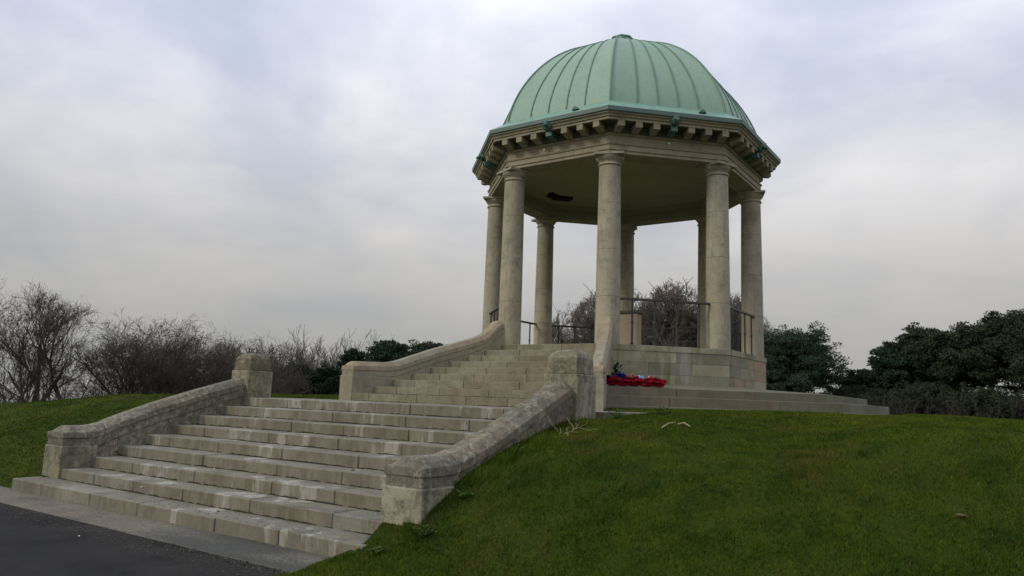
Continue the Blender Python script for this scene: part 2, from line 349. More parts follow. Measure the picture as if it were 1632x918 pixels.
# path and stone strip
b = MB(); b.add([(-60, -40, 0), (3.05, -40, 0), (3.05, -11.10, 0), (-60, -11.10, 0)], [(0, 1, 2, 3)]); struct(b.build('path', M['asphalt']))
rng = random.Random(5)
b = MB(); x = -7.0
while x < 2.9:
    ln = min(rng.uniform(1.1, 1.7), 3.0-x); b.box(x, x+ln-.006, -11.75+rng.uniform(-.008, .008), -11.12, -.05, .006); x += ln
strip = b.build('kerb_strip', M['kerb'], bevel=.004); struct(strip)

# ------------------------------------------------------------------ lower flight
RH, TR = .15, .3765
yL = -8.098
def y_low(k): return yL-(9-k)*TR
stair = thing('lower_staircase', 'wide lower flight of nine pale stone steps rising from the asphalt path', 'staircase', (0, y_low(1), 0))
rng = random.Random(11)
for k in range(1, 10):
    b = MB(); y0 = y_low(k)-(.03 if k == 1 else 0); y1 = y0+TR+.10
    x0, x1 = xl(y0)+.06, 3.12
    if k == 1: x0, x1 = -3.72, 3.06
    if k == 2: x1 = 3.0
    if k == 9: y1 = yL+.75
    x = x0; first = rng.uniform(.5, 1.3)
    while x < x1-.02:
        ln = first if x == x0 else rng.uniform(.95, 1.6)
        xe = min(x+ln, x1)
        if x1-xe < .4: xe = x1
        dy = rng.uniform(-.006, .006); dz = rng.uniform(-.004, .004)
        b.box(x+.005, xe-.005, y0+dy, y1, (k-1)*RH-.03 if k > 1 else -.1, k*RH+dz-.004, .006)
        x = xe
    s = b.build('step', M['lstep'], stair, bevel=.012)
    # moss and grit gathered in the angle at the foot of the riser
    if k > 1:
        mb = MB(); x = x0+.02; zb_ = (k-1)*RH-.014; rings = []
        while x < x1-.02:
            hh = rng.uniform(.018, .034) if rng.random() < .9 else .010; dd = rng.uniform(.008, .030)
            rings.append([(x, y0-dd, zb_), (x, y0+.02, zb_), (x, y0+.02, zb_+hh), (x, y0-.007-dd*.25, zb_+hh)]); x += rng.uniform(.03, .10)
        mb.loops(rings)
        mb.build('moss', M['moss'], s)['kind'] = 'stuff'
# landing
b = MB(); rows = [(-8.098+.72, -7.0), (-7.0, -6.5), (-6.5, -5.95)]
for (a, c2) in rows:
    x = -3.95
    while x < 3.72:
        ln = rng.uniform(.8, 1.5); xe = min(x+ln, 3.74); b.box(x+.003, xe-.003, a+.003, c2-.003, 1.10, 1.35+rng.uniform(-.004, .002)); x = xe
struct(b.build('landing', M['lstep'], bevel=.008))

# ------------------------------------------------------------------ upper flight
yU, TU, HU = -6.083, .369, .1406
FZ = 9*RH+9*HU      # pavilion floor 2.615
def xu(y): return 1.29+.447*(-3.1-y)      # centreline of the splayed upper balustrades
ust = thing('upper_staircase', 'narrowing upper flight of nine stone steps climbing to the pavilion floor', 'staircase', (0, yU, 1.35))
rng = random.Random(7)
for k in range(1, 10):
    b = MB(); y0 = yU+(k-1)*TU; y1 = y0+TU+.12 if k < 9 else -2.7
    hw = xu(y0)-.04 if k < 9 else 1.36
    if k >= 8: hw = min(hw, 1.34)
    x = -hw; first = rng.uniform(.35, 1.0)
    while x < hw-.02:
        ln = first if x == -hw else rng.uniform(.8, 1.35); xe = min(x+ln, hw)
        if hw-xe < .3: xe = hw
        z0 = 9*RH+(k-1)*HU-.03
        b.box(x+.0045, xe-.0045, y0+rng.uniform(-.005, .005), y1, z0, 9*RH+k*HU-.003); x = xe
    s = b.build('step', M['ustep'], ust, bevel=.008)
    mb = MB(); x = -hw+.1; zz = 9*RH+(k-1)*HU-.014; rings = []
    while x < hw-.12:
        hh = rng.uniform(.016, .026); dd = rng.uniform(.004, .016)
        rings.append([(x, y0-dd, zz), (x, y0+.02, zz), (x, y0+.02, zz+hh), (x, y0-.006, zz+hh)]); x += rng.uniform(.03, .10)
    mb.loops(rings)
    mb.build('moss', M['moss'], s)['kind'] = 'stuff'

# ------------------------------------------------------------------ balustrades
def sweep(cx, ys, top, hw, dz0, dz1, out, batter=0):
    """closed prism following the slope: from top-dz0 (upper) to top-dz1 (lower)"""
    ls = []
    for y in ys:
        t = top(y); h = hw(y)+out; c = cx(y)
        ls.append([(c-h, y, t-dz1), (c+h, y, t-dz1), (c+h-batter, y, t-dz0), (c-h+batter, y, t-dz0)])
    return ls
def coping(cx, ys, top, hw, out, ridge=.45, hip0=None):
    ls = []
    for y in ys:
        t = top(y); h = hw(y)+out; c = cx(y); e = 0
        rg = h*ridge
        if hip0 is not None and y < hip0[0]+.09:
            f = (y-hip0[0])/.09; t = t-hip0[1]*(1-f); 
        lowz = top(y)-.17
        ls.append([(c-h, y, lowz), (c+h, y, lowz), (c+h-.006, y, min(t, top(y)-.085)), (c+h*.72, y, t-.040), (c+rg, y, t), (c-rg, y, t), (c-h*.72, y, t-.040), (c-h+.006, y, min(t, top(y)-.085))])
    return ls
def segs(y0, y1, cuts, step=.12):
    e = [y0]+[c for c in cuts if y0 < c < y1]+[y1]
    for a, c2 in zip(e[:-1], e[1:]):
        n = max(2, int((c2-a)/step)+1); yield list(np.linspace(a+.002, c2-.002, n+1))
def square_pier(b, x0, x1, y0, y1, z0, z1): b.box(x0, x1, y0, y1, z0, z1)
def cap_mb(x0, x1, y0, y1, z0, z1, z2, ins=.02, bev=.11):
    b = MB(); def_ = lambda i, z: [(x0+i, y0+i, z), (x1-i, y0+i, z), (x1-i, y1-i, z), (x0+i, y1-i, z)]
    b.loops([def_(ins, z0), def_(ins+.012, z1), def_(ins+.045, z1+(z2-z1)*.55), def_(ins+bev, z2)])
    return b
def lower_balustrade(side):
    if side < 0:
        cx = lambda y: -3.09-.150*(-8.1-y); ytop = [-10.76, -10.36, -10.22, -10.04, -9.48, -8.75, -8.0, -7.8]; zt = [.875, .875, .91, 1.0, 1.22, 1.47, 1.70, 1.76]
        lab = 'left lower stone balustrade, lichen-stained coping sloping beside the left lawn'
    else:
        cx = lambda y: 3.225-.016*(-8.1-y); ytop = [-10.80, -10.40, -10.28, -10.10, -9.62, -8.98, -8.19, -7.8]; zt = [.905, .905, .91, .95, 1.10, 1.36, 1.68, 1.80]
        lab = 'right lower stone balustrade, blotched grey coping sloping beside the right lawn'
    root = thing('stone_balustrade', lab, 'balustrade', (cx(-9.4), -10.8, 0), group='balustrades of the lower flight')
    ya = ytop[0]; top = lambda y: interp(ytop, zt, y)
    hw = lambda y: interp([ya, ya+.42, ya+.55, -7.7], [.225, .225, .19, .185], y)
    b = MB()
    for ys in segs(ya, -7.95, [-10.25, -9.3, -8.6] if side > 0 else [-10.2, -9.42, -8.7]): b.loops(coping(cx, ys, top, hw, .012, hip0=(ya, .085)))
    b.build('coping', M['lbal'], root, bevel=.007)
    b = MB()
    for ys in segs(ya+.01, -7.95, [-9.8, -9.05]): b.loops(sweep(cx, ys, top, hw, .17, .30, -.002))
    for ys in segs(ya+.3, -7.95, [-10.0, -9.3, -8.55]): b.loops(sweep(cx, ys, top, hw, .302, 1.6, -.012))
    b.build('wall_panel', M['lbal'], root, bevel=.006)
    h = .246
    c0 = cx(ya+.2)
    b = MB(); zz = .60 if side < 0 else .635
    ca, cb = cx(ya), cx(ya+.46); b.hexa([(ca-h, ya-.004, -.15), (ca+h, ya-.004, -.15), (cb+h, ya+.46, -.15), (cb-h, ya+.46, -.15), (ca-h, ya-.004, zz), (ca+h, ya-.004, zz), (cb+h, ya+.46, zz), (cb-h, ya+.46, zz)])
    b.build('end_pier', M['pier'], root, bevel=.014)
    px0, px1 = (-3.308, -2.828) if side < 0 else (2.992, 3.475)
    b = MB(); b.box(px0, px1, -8.102, -7.62, .9, 1.80); pr = b.build('pier', M['pier'], root, bevel=.014)
    cap_mb(px0, px1, -8.102, -7.62, 1.80, 2.0, 2.10).build('pier_cap', M['pierd'] if side < 0 else M['pier'], pr, bevel=.012)
    return root
lower_balustrade(-1); lower_balustrade(1)
def upper_balustrade(side):
    cx = lambda y: side*xu(y)
    ytop = [-6.10, -5.42, -5.30, -5.15, -4.48, -3.9, -3.62, -3.46, -3.36, -3.27, -3.19, -3.12, -2.9]; zt = [2.085, 2.10, 2.115, 2.16, 2.43, 2.63, 2.73, 2.81, 2.90, 3.01, 3.10, 3.135, 3.14]
    lab = ('left' if side < 0 else 'right')+(' upper stone balustrade curving up to the column left of the steps' if side < 0 else ' upper stone balustrade seen end-on, rising to the front column')
    root = thing('stone_balustrade', lab, 'balustrade', (cx(-5), -6.1, 1.35), group='balustrades of the upper flight')
    top = lambda y: interp(ytop, zt, y)
    hw = lambda y: interp([-6.1, -5.5, -5.35, -2.9], [.15, .15, .135, .135], y)
    b = MB()
    for ys in segs(-6.09, -2.92, [-5.33, -4.72, -4.1, -3.55], .06): b.loops(coping(cx, ys, top, hw, .010, ridge=.5, hip0=(-6.09, .08)))
    b.build('coping', M['ubal'], root, bevel=.008)
    b = MB()
    for ys in segs(-6.085, -2.94, [-5.3, -4.4, -3.5], .06): b.loops(sweep(cx, ys, top, hw, .17, .28, -.004))
    for ys in segs(-5.6, -2.94, [-4.7, -3.8], .06): b.loops(sweep(cx, ys, top, hw, .282, 1.25, -.014))
    b.build('wall_panel', M['ubal'], root, bevel=.004)
    b = MB(); c0 = cx(-5.85); h = .165
    b.hexa([(cx(-6.1)-h, -6.1, 1.2), (cx(-6.1)+h, -6.1, 1.2), (cx(-5.42)+h, -5.42, 1.2), (cx(-5.42)-h, -5.42, 1.2), (cx(-6.1)-h, -6.1, 1.815), (cx(-6.1)+h, -6.1, 1.815), (cx(-5.42)+h, -5.42, 1.815), (cx(-5.42)-h, -5.42, 1.815)])
    b.build('end_pier', M['ubal'], root, bevel=.01)
upper_balustrade(-1); upper_balustrade(1)

# ------------------------------------------------------------------ terrace round the pavilion
def face_block(b, Ro, Ri, z0, z1, k, t0, t1, zi=None, gap=.003):
    A, B2 = va(Ro, 22.5+45*k), va(Ro, 67.5+45*k); a, c = va(Ri, 22.5+45*k), va(Ri, 67.5+45*k)
    g = gap/(Ro*.765); u0, u1 = t0+(g if t0 > 0 else 0), t1-(g if t1 < 1 else 0)
    o0, o1, i1, i0 = lerp(A, B2, u0), lerp(A, B2, u1), lerp(a, c, u1), lerp(a, c, u0)
    zi = z1 if zi is None else zi
    b.hexa([(*o0, z0), (*o1, z0), (*i1, z0), (*i0, z0), (*o0, z1), (*o1, z1), (*i1, zi), (*i0, zi)])
terr = thing('stone_terrace', 'octagonal terrace of two low grey stone steps round the pavilion', 'terrace', (0, 0, 1.45))
rng = random.Random(21)
for nm, Ro, Ri, z0, z1, zi, n in (('step', 5.92, 5.30, 1.30, 1.60, 1.605, 3), ('step', 5.48, 4.4, 1.597, 1.75, 1.81, 3)):
    b = MB()
    for k in range(8):
        for t0, t1 in splits(rng, n): face_block(b, Ro, Ri, z0, z1+rng.uniform(-.003, .003), k, t0, t1, zi)
    b.build(nm, M['terr'], terr, bevel=.01)
b = MB()
for k in range(8):
    for t0, t1 in splits(rng, 3): face_block(b, 4.396, 3.2, 1.5, 1.81, k, t0, t1, 1.885)
b.build('paving', M['terr'], terr, bevel=.006)
# narrow paved apron at the foot
b = MB()
for k in range(8): face_block(b, 6.30, 5.8, 1.2, 1.430, k, 0, 1, 1.440)
ap = b.build('apron', M['terr'], terr)

# ------------------------------------------------------------------ pavilion
pav = thing('memorial_pavilion', 'octagonal stone pavilion with eight columns and a green copper dome', 'pavilion', (0, 0, 1.88))
b = MB(); Rp = 3.363
for z0, z1, n, dr in ((1.80, 2.055, 2, 0), (2.055, 2.285, 3, 0), (2.285, 2.50, 2, 0), (2.50, 2.615, 3, .012)):
    for k in range(8):
        for t0, t1 in splits(rng, n): face_block(b, Rp+dr, 2.9, z0+.001, z1-.0015, k, t0, t1, gap=.002)
b.build('plinth', M['plinth'], pav, bevel=.004)
b = MB(); b.lathe([(2.9, 2.3), (2.9, 2.612)], 8, R(22.5)); b.build('floor', M['ustep'], pav)
# columns
CH0, CH1 = FZ, 6.485
b = MB(); prof = []
for i in range(15):
    t = i/14; rr_ = .247-.004*t-.023*t**1.8; zz_ = CH0+(CH1-.24-CH0)*t
    prof.append((rr_, zz_))
b.lathe(prof, 40, cap=False); shaft = b.mesh('column', M['col'], True)
b = MB(); z = CH1
b.lathe([(.219, z-.245), (.243, z-.238), (.248, z-.225), (.243, z-.212), (.222, z-.205), (.221, z-.165), (.232, z-.160), (.232, z-.150), (.240, z-.145), (.262, z-.115), (.283, z-.085), (.290, z-.062), (.284, z-.052)], 40)
capm = b.mesh('capital', M['col'], True)
b = MB(); b.box(-.30, .30, -.30, .30, z-.052, z); abm = b.mesh('abacus', M['col'])
for k in range(8):
    a = 22.5+45*k
    s = put('column', shaft, pav, va(3.074, a, 0), R(a))
    put('capital', capm, s, va(3.074, a, 0), R(a)); put('abacus', abm, s, va(3.074, a, 0), R(a), bevel=.006)
# entablature
def octring(prof): b = MB(); b.lathe(prof, 8, R(22.5), closed=True); return b
octring([(2.82, 6.487), (3.285, 6.487), (3.285, 6.552), (3.31, 6.553), (3.31, 6.655), (3.33, 6.66), (3.345, 6.69), (3.275, 6.70), (3.275, 6.86), (3.30, 6.865), (3.330, 6.895), (3.330, 7.062),
         (3.0, 7.062), (3.0, 6.75), (2.82, 6.70)]).build('entablature', M['ent'], pav, bevel=.004)
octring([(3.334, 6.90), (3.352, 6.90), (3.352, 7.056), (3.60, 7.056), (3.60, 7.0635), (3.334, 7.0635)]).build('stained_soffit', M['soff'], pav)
octring([(2.86, 7.065), (3.655, 7.065), (3.655, 7.118), (3.685, 7.122), (3.685, 7.140), (3.705, 7.165), (3.735, 7.178), (3.735, 7.192), (2.86, 7.192)]).build('cornice', M['ent'], pav, bevel=.003)
octring([(3.60, 7.194), (3.725, 7.194), (3.765, 7.215), (3.775, 7.30), (3.745, 7.305), (3.735, 7.26), (3.60, 7.25)]).build('gutter', M['gutter'], pav, bevel=.004)
b = MB(); b.loops([[(-.070, y, z0), (.070, y, z0), (.070, y, 7.064), (-.070, y, 7.064)] for y, z0 in ((0, 6.90), (.06, 6.905), (.15, 6.935), (.17, 6.94), (.285, 6.945))]); modm = b.mesh('modillion', M['ent'])
b = MB(); b.loops([[(-.070, y, z0), (.070, y, z0), (.070, y, 7.064), (-.070, y, 7.064)] for y, z0 in ((0, 6.90), (.06, 6.905), (.15, 6.935), (.17, 6.94), (.285, 6.945))]); modg = b.mesh('modillion', M['bronze'])
# lion mask spouts in bronze
def lion_mesh():
    bm = bmesh.new()
    def blob(c, s, sub=2, jit=0):
        g = bmesh.ops.create_icosphere(bm, subdivisions=sub, radius=1, matrix=Matrix.Translation(c) @ Matrix.Diagonal((*s, 1)))
        if jit:
            for v in g['verts']:
                d = v.co-Vector(c); v.co = Vector(c)+d*(1+jit*math.sin(v.co.x*95)*math.cos(v.co.z*80+v.co.y*40))
    blob((0, .02, 0), (.115, .055, .125), 3, .14)       # mane
    blob((0, .065, .01), (.068, .06, .078), 2)          # face
    blob((0, .115, -.028), (.036, .045, .034), 2)       # muzzle
    blob((0, .150, -.012), (.016, .012, .012), 1)       # nose
    blob((0, .105, -.070), (.030, .032, .018), 1)       # jaw
    for s in (-1, 1):
        blob((s*.028, .112, .030), (.016, .016, .012), 1); blob((s*.070, .05, .078), (.022, .016, .026), 1); blob((s*.022, .135, -.040), (.018, .02, .015), 1)
    bmesh.ops.create_cone(bm, segments=12, radius1=.020, radius2=.017, depth=.07, cap_ends=True, matrix=Matrix.Translation((0, .15, -.055)) @ Matrix.Rotation(R(105), 4, 'X'))
    me = bpy.data.meshes.new('lion_mask'); bm.to_mesh(me); bm.free(); me.shade_smooth(); me.materials.append(M['bronze']); return me
lion = lion_mesh()
b = MB(); b.loops([[(x*math.cos(a) if False else math.cos(a)*r_, y, .0+math.sin(a)*r_) for a in [math.pi*i/8 for i in range(9)]] for y, r_, x in ((0, .055, 1), (.09, .058, 1))]); 
b.box(-.075, .075, -.02, .085, -.012, .006); ventm = b.mesh('vent_cowl', M['bronze'])
cosh = math.cos(R(22.5))
for k in range(8):
    am = 45+45*k; rz = R(am-90)
    for i in range(7):
        u = (i-3)*.372
        p = va(3.352*cosh-.01, am); q = (p[0]-u*math.sin(R(am))*-1*-1, p[1]+u*math.cos(R(am)))
        stained = i == 3
        put('modillion', modg if stained else modm, pav, (p[0]-u*math.sin(R(am)), p[1]+u*math.cos(R(am)), 0), rz, bevel=.004)
    p = va(3.70*cosh-.02, am); put('lion_mask', lion, pav, (p[0], p[1], 7.175), rz)
    u = -.62; p = va(3.55*cosh, am); put('vent_cowl', ventm, pav, (p[0]+u*math.sin(R(am)), p[1]-u*math.cos(R(am)), 7.42), rz)
# dome: eight curved sides, seamed panels
ZD, HD, RD = 7.56, 2.70, 3.30
def dome_r(t): return RD*max(0, 1-t**1.5)**.5
ts = [math.sin(math.pi/2*i/30)*.992 for i in range(31)]
fr = [0, .2333, .411, .589, .7667, 1]
dome = MB()
for k in range(8):
    for f0, f1 in zip(fr[:-1], fr[1:]):
        rows = []
        for t in ts:
            r_ = dome_r(t); A, B2 = va(r_, 22.5+45*k, ZD+HD*t), va(r_, 67.5+45*k, ZD+HD*t)
            rows.append([lerp(A, B2, f0+(f1-f0)*s/2) for s in range(3)])
        bb = len(dome.v); dome.v += [p for r_ in rows for p in r_]
        for i in range(len(rows)-1):
            for j in range(2): dome.f.append((bb+i*3+j, bb+i*3+j+1, bb+i*3+j+4, bb+i*3+j+3))
dm = bpy.data.meshes.new('dome'); dm.from_pydata(dome.v, [], dome.f); dm.update(); dm.shade_smooth(); dm.materials.append(M['copper'])
dobj = put('dome', dm, pav)
def seam_line(k, f, w_, h_):
    pts = []
    for t in ts[:-1] if f not in (0,) else ts:
        r_ = dome_r(t); pts.append(lerp(va(r_, 22.5+45*k, ZD+HD*t), va(r_, 67.5+45*k, ZD+HD*t), f))
    b = MB(); ls = []
    am = R(45+45*k) if f else R(22.5+45*k)
    tan = Vector((-math.sin(am), math.cos(am), 0))
    for i, p in enumerate(pts):
        p = Vector(p); d = Vector(pts[min(i+1, len(pts)-1)])-Vector(pts[max(i-1, 0)]); d.normalize()
        nrm = tan.cross(d).normalized()
        if nrm.dot(Vector((p.x, p.y, .6))) < 0: nrm = -nrm
        ls.append([p-tan*w_-nrm*.01, p+tan*w_-nrm*.01, p+tan*w_*.8+nrm*h_, p-tan*w_*.8+nrm*h_])
    b.loops(ls); return b
for k in range(8):
    for f in fr[1:-1]: seam_line(k, f, .013, .020).build('seam', M['seam'], dobj)
    seam_line(k, 0, .022, .026).build('ridge', M['seam'], dobj)
octring([(3.0, 7.25), (3.745, 7.255), (3.745, 7.312), (3.36, 7.545), (3.345, 7.575), (3.32, 7.58), (3.0, 7.58)]).build('flashing', M['skirt'], pav)
b = MB(); b.lathe([(.27, 10.15), (.28, 10.55), (.30, 10.555), (.30, 10.585), (.24, 10.62), (.02, 10.625)], 8, R(22.5)); b.build('finial_cap', M['skirt'], pav, bevel=.006)
# ceiling and inner beam
b = MB(); b.lathe([(2.815, 6.70), (2.815, 6.88), (2.74, 6.90), (2.70, 6.98), (2.62, 7.03), (2.55, 7.04), (.01, 7.07)], 8, R(22.5), cap=False)
b.build('ceiling', M['ceil'], pav)
b = MB(); b.lathe([(2.83, 6.489), (2.80, 6.489), (2.80, 6.60), (2.775, 6.602), (2.775, 6.69), (2.83, 6.70)], 8, R(22.5), closed=True); b.build('inner_beam', M['inner'], pav)
# dark mitred hatch in the ceiling corner
b = MB(); zc = 6.955
for k, t0, t1 in ((3, .0, .20), (2, .80, 1.0)):
    A, B2 = va(2.70, 22.5+45*k), va(2.70, 67.5+45*k); a, c = va(2.46, 22.5+45*k), va(2.46, 67.5+45*k)
    o0, o1, i1, i0 = lerp(A, B2, t0), lerp(A, B2, t1), lerp(a, c, t1), lerp(a, c, t0)
    b.hexa([(*o0, zc), (*o1, zc), (*i1, zc), (*i0, zc), (*o0, zc+.12), (*o1, zc+.12), (*i1, zc+.12), (*i0, zc+.12)])
b.build('ceiling_hatch', M['slot'], pav)
# small floodlight dots on the frieze
b = MB(); b.lathe([(.001, .02), (.022, .02), (.022, 0)], 12, cap=True); fl = b.mesh('frieze_plug', M['white'])
for k, u in ((5, .30), (6, -.02)):
    am = 45+45*k; p = va(3.275*cosh, am); o = put('frieze_plug', fl, pav, (p[0]+u*math.sin(R(am)), p[1]-u*math.cos(R(am)), 6.80), 0); o.rotation_euler = (0, R(90), R(am))
# railings on every side but the stair side
for k in range(8):
    if k == 5: continue
    am = 45+45*k; t_ = Vector((-math.sin(R(am)), math.cos(R(am)), 0)); o_ = Vector((math.cos(R(am)), math.sin(R(am)), 0))
    ap_ = 3.074*cosh+.115; hl = 3.074*math.sin(R(22.5))
    def P(u, d, z): v = o_*(ap_+d)+t_*u; return (v.x, v.y, z)
    b = MB()
    pts = [P(-hl+.10, -.08, 3.53), P(-hl+.30, -.005, 3.53), P(-hl+.36, 0, 3.53), P(hl-.36, 0, 3.53), P(hl-.30, -.005, 3.53), P(hl-.10, -.08, 3.53)]
    ls = []
    for p in pts:
        p = Vector(p); ls.append([p-o_*.032-Vector((0, 0, .022)), p+o_*.032-Vector((0, 0, .022)), p+o_*.028+Vector((0, 0, .022)), p-o_*.028+Vector((0, 0, .022))])
    b.loops(ls); rail = b.build('railing', M['iron'], pav, bevel=.004)
    for i in range(4):
        u = (-.6+.4*i)*hl; b = MB(); q = P(u, 0, 0)
        b.lathe([(.030, FZ), (.030, FZ+.04), (.018, FZ+.06), (.018, FZ+.42), (.026, FZ+.44), (.026, FZ+.465), (.018, FZ+.485), (.018, FZ+.90)], 10, c=(q[0], q[1])); b.build('post', M['iron'], rail)

# ------------------------------------------------------------------ tablet inside
alt = thing('memorial_tablet', 'pinkish stone tablet with a dark top slab standing inside the pavilion', 'monument', (0, 0, FZ))
b = MB(); b.box(-.555, .555, -.13, .13, FZ, FZ+.96); b.build('body', M['altar'], alt, bevel=.01)
b = MB(); b.box(-.60, .60, -.165, .165, FZ+.961, FZ+1.03); b.build('top_slab', M['slate'], alt, bevel=.008)
b = MB(); b.box(-.62, .62, -.19, .19, FZ-.002, FZ+.09); b.build('base', M['altar'], alt, bevel=.008)

# ------------------------------------------------------------------ tributes on the terrace step
def bc(t, d, z=0):       # along the terrace side right of the steps: t metres from its left corner, d metres in from the edge
    A, B2 = Vector(va(5.48, 292.5)), Vector(va(5.48, 337.5)); u = (B2-A).normalized(); n = Vector((-u.y, u.x))
    p = A+u*t+n*d; return (p.x, p.y, 1.755+d*.06+z)
def wreath(loc, tilt, rz, rad, label, seed, centre='white'):
    rg = random.Random(seed)
    root = thing('poppy_wreath', label, 'wreath', loc, rz, 'red poppy wreaths on the terrace step')
    rot = Matrix.Rotation(tilt, 4, 'X')
    ring = MB(); petals = MB(); eyes = MB(); disc = MB()
    n = 22
    ring.loops([[tuple(rot @ Vector(((rad+.032*math.cos(b_))*math.cos(a_), (rad+.032*math.cos(b_))*math.sin(a_)+rad, .032*math.sin(b_)+.035))) for b_ in [j*math.pi/3 for j in range(6)]] for a_ in [i*2*math.pi/n for i in range(n)]], cap=False, closed=True)
    for i in range(34):
        a_ = i*2*math.pi/17+rg.uniform(-.1, .1); rr_ = rad+(.026 if i < 17 else -.024)+rg.uniform(-.008, .008)
        c = Vector((rr_*math.cos(a_), rr_*math.sin(a_)+rad, .068+rg.uniform(-.006, .012)))
        for q in range(4):
            p0 = q*math.pi/2+rg.uniform(-.3, .3); pts = [c]
            for e in (-.75, -.35, .35, .75):
                s = .040*(1 if abs(e) < .5 else .82); pts.append(c+Vector((s*math.cos(p0+e), s*math.sin(p0+e), .016+rg.uniform(-.006, .008))))
            petals.add([tuple(rot @ p) for p in pts], [(0, 1, 2), (0, 2, 3), (0, 3, 4)])
        eyes.add([tuple(rot @ (c+Vector((.010*math.cos(g), .010*math.sin(g), .012)))) for g in [j*math.pi/3 for j in range(6)]], [(0, 1, 2, 3, 4, 5)])
    ring.build('ring', M['red'], root).parent = root
    petals.build('petals', M['red'], root); eyes.build('flower_centres', M['black'], root)
    disc.lathe([(rad*.55, .045), (rad*.55, .052)], 20, c=(0, rad))
    disc.v = [tuple(rot @ Vector(v)) for v in disc.v]; disc.build('centre_disc', M[centre], root)
    for c in root.children if False else []: pass
    return root
def fix(root):  # parts above were built in the thing's own space
    for o in list(COL.objects):
        if o.parent is root: o.matrix_parent_inverse = Matrix.Identity(4)
for t, d, ti, rad, lab, s, cn in ((.30, .06, 18, .115, 'leftmost red poppy wreath, nearest the balustrade', 1, 'black'), (.50, .03, 14, .12, 'red poppy wreath below the blue posy', 2, 'red'),
                              (.71, .10, 22, .12, 'red poppy wreath below the pale pink flowers', 3, 'red'), (.92, .04, 14, .11, 'red poppy wreath below the light blue card', 4, 'red'),
                              (1.13, .05, 18, .12, 'rightmost and largest red poppy wreath on the step', 5, 'black')):
    fix(wreath(bc(t, d), R(ti), R(45)+random.Random(s).uniform(-.15, .15), rad, lab, s, cn))
def posy(loc, label, mat, seed, n=9, r=.035, spread=.07, cat='flowers', name='flower_posy', h=.10):
    rg = random.Random(seed); root = thing(name, label, cat, loc); b = MB(); st = MB()
    for i in range(n):
        c = Vector((rg.uniform(-spread, spread), rg.uniform(-spread, spread), h+rg.uniform(-.03, .03)))
        st.tube([(c.x*.2, c.y*.2, 0), tuple(c)], .004, 4)
        for q in range(6):
            a_ = q*math.pi/3+rg.random(); b.add([c, c+Vector((r*math.cos(a_-.5), r*math.sin(a_-.5), rg.uniform(-.01, .02))), c+Vector((r*math.cos(a_+.5), r*math.sin(a_+.5), rg.uniform(-.01, .02)))], [(0, 1, 2)])
            b.add([c, c+Vector((r*.7*math.cos(a_-.5), 0, r*.7*math.sin(a_-.5))), c+Vector((r*.7*math.cos(a_+.5), 0, r*.7*math.sin(a_+.5)))], [(0, 1, 2)])
    b.build('petals', mat, root); st.build('stems', M['weed'], root); fix(root)
posy(bc(.52, .20), 'small deep blue posy behind the left wreaths', M['blue'], 3, 18, .036, .05, h=.17)
posy(bc(.70, .28), 'pale pink flowers behind the middle wreath', M['pink'], 4, 12, .032, .045, h=.17)
posy(bc(.24, .24), 'dark green sprig behind the leftmost wreath', M['laurel'], 6, 16, .04, .09, h=.14, name='evergreen_sprig', cat='sprig')
posy(bc(1.06, .26), 'white flowers behind the right wreath', M['white'], 8, 4, .022, .02, h=.13)
card = thing('message_card', 'light blue card with a white strip propped behind the wreaths', 'card', bc(.88, .25), R(40)); card.scale = (.75, .75, .9)
b = MB(); b.hexa([(-.10, 0, .03), (.10, 0, .03), (.10, .012, .03), (-.10, .012, .03), (-.10, .06, .20), (.10, .06, .20), (.10, .072, .20), (-.10, .072, .20)]); b.build('board', M['lblue'], card)
b = MB(); b.hexa([(.01, -.004, .032), (.04, -.004, .032), (.04, .0, .032), (.01, .0, .032), (-.03, .056, .202), (.0, .056, .202), (.0, .06, .202), (-.03, .06, .202)]); b.build('strip', M['white'], card); fix(card)
pot = thing('potted_plant', 'small dark potted plant against the plinth beside the balustrade', 'plant', (1.66, -3.42, 1.86)); pot.scale = (.8, .8, .9)
b = MB(); b.lathe([(.075, 0), (.10, .16), (.108, .165), (.108, .185), (.09, .185), (.085, .15)], 16); b.build('pot', M['pot'], pot)
b = MB(); rg = random.Random(3)
for i in range(90):
    a_ = rg.uniform(0, 6.28); el_ = rg.uniform(.2, 1.5); ln = rg.uniform(.06, .24); d = Vector((math.cos(a_)*math.cos(el_), math.sin(a_)*math.cos(el_), math.sin(el_))); c = Vector((0, 0, .16))+d*ln
    s_ = d.cross(Vector((0, 0, 1))).normalized()*.022; b.add([c-s_*.3-d*.03, c+s_, c+d*.05, c-s_], [(0, 1, 2, 3)])
b.build('leaves', M['laurel'], pot)
b = MB(); 
for i in range(2):
    c = Vector((rg.uniform(.02, .12), rg.uniform(-.1, .02), rg.uniform(.20, .32)))
    for q in range(5):
        a_ = q*1.257; b.add([c, c+Vector((.02*math.cos(a_-.5), -.01, .02*math.sin(a_-.5))), c+Vector((.02*math.cos(a_+.5), -.01, .02*math.sin(a_+.5)))], [(0, 1, 2)])
b.build('blossoms', M['white'], pot); fix(pot)

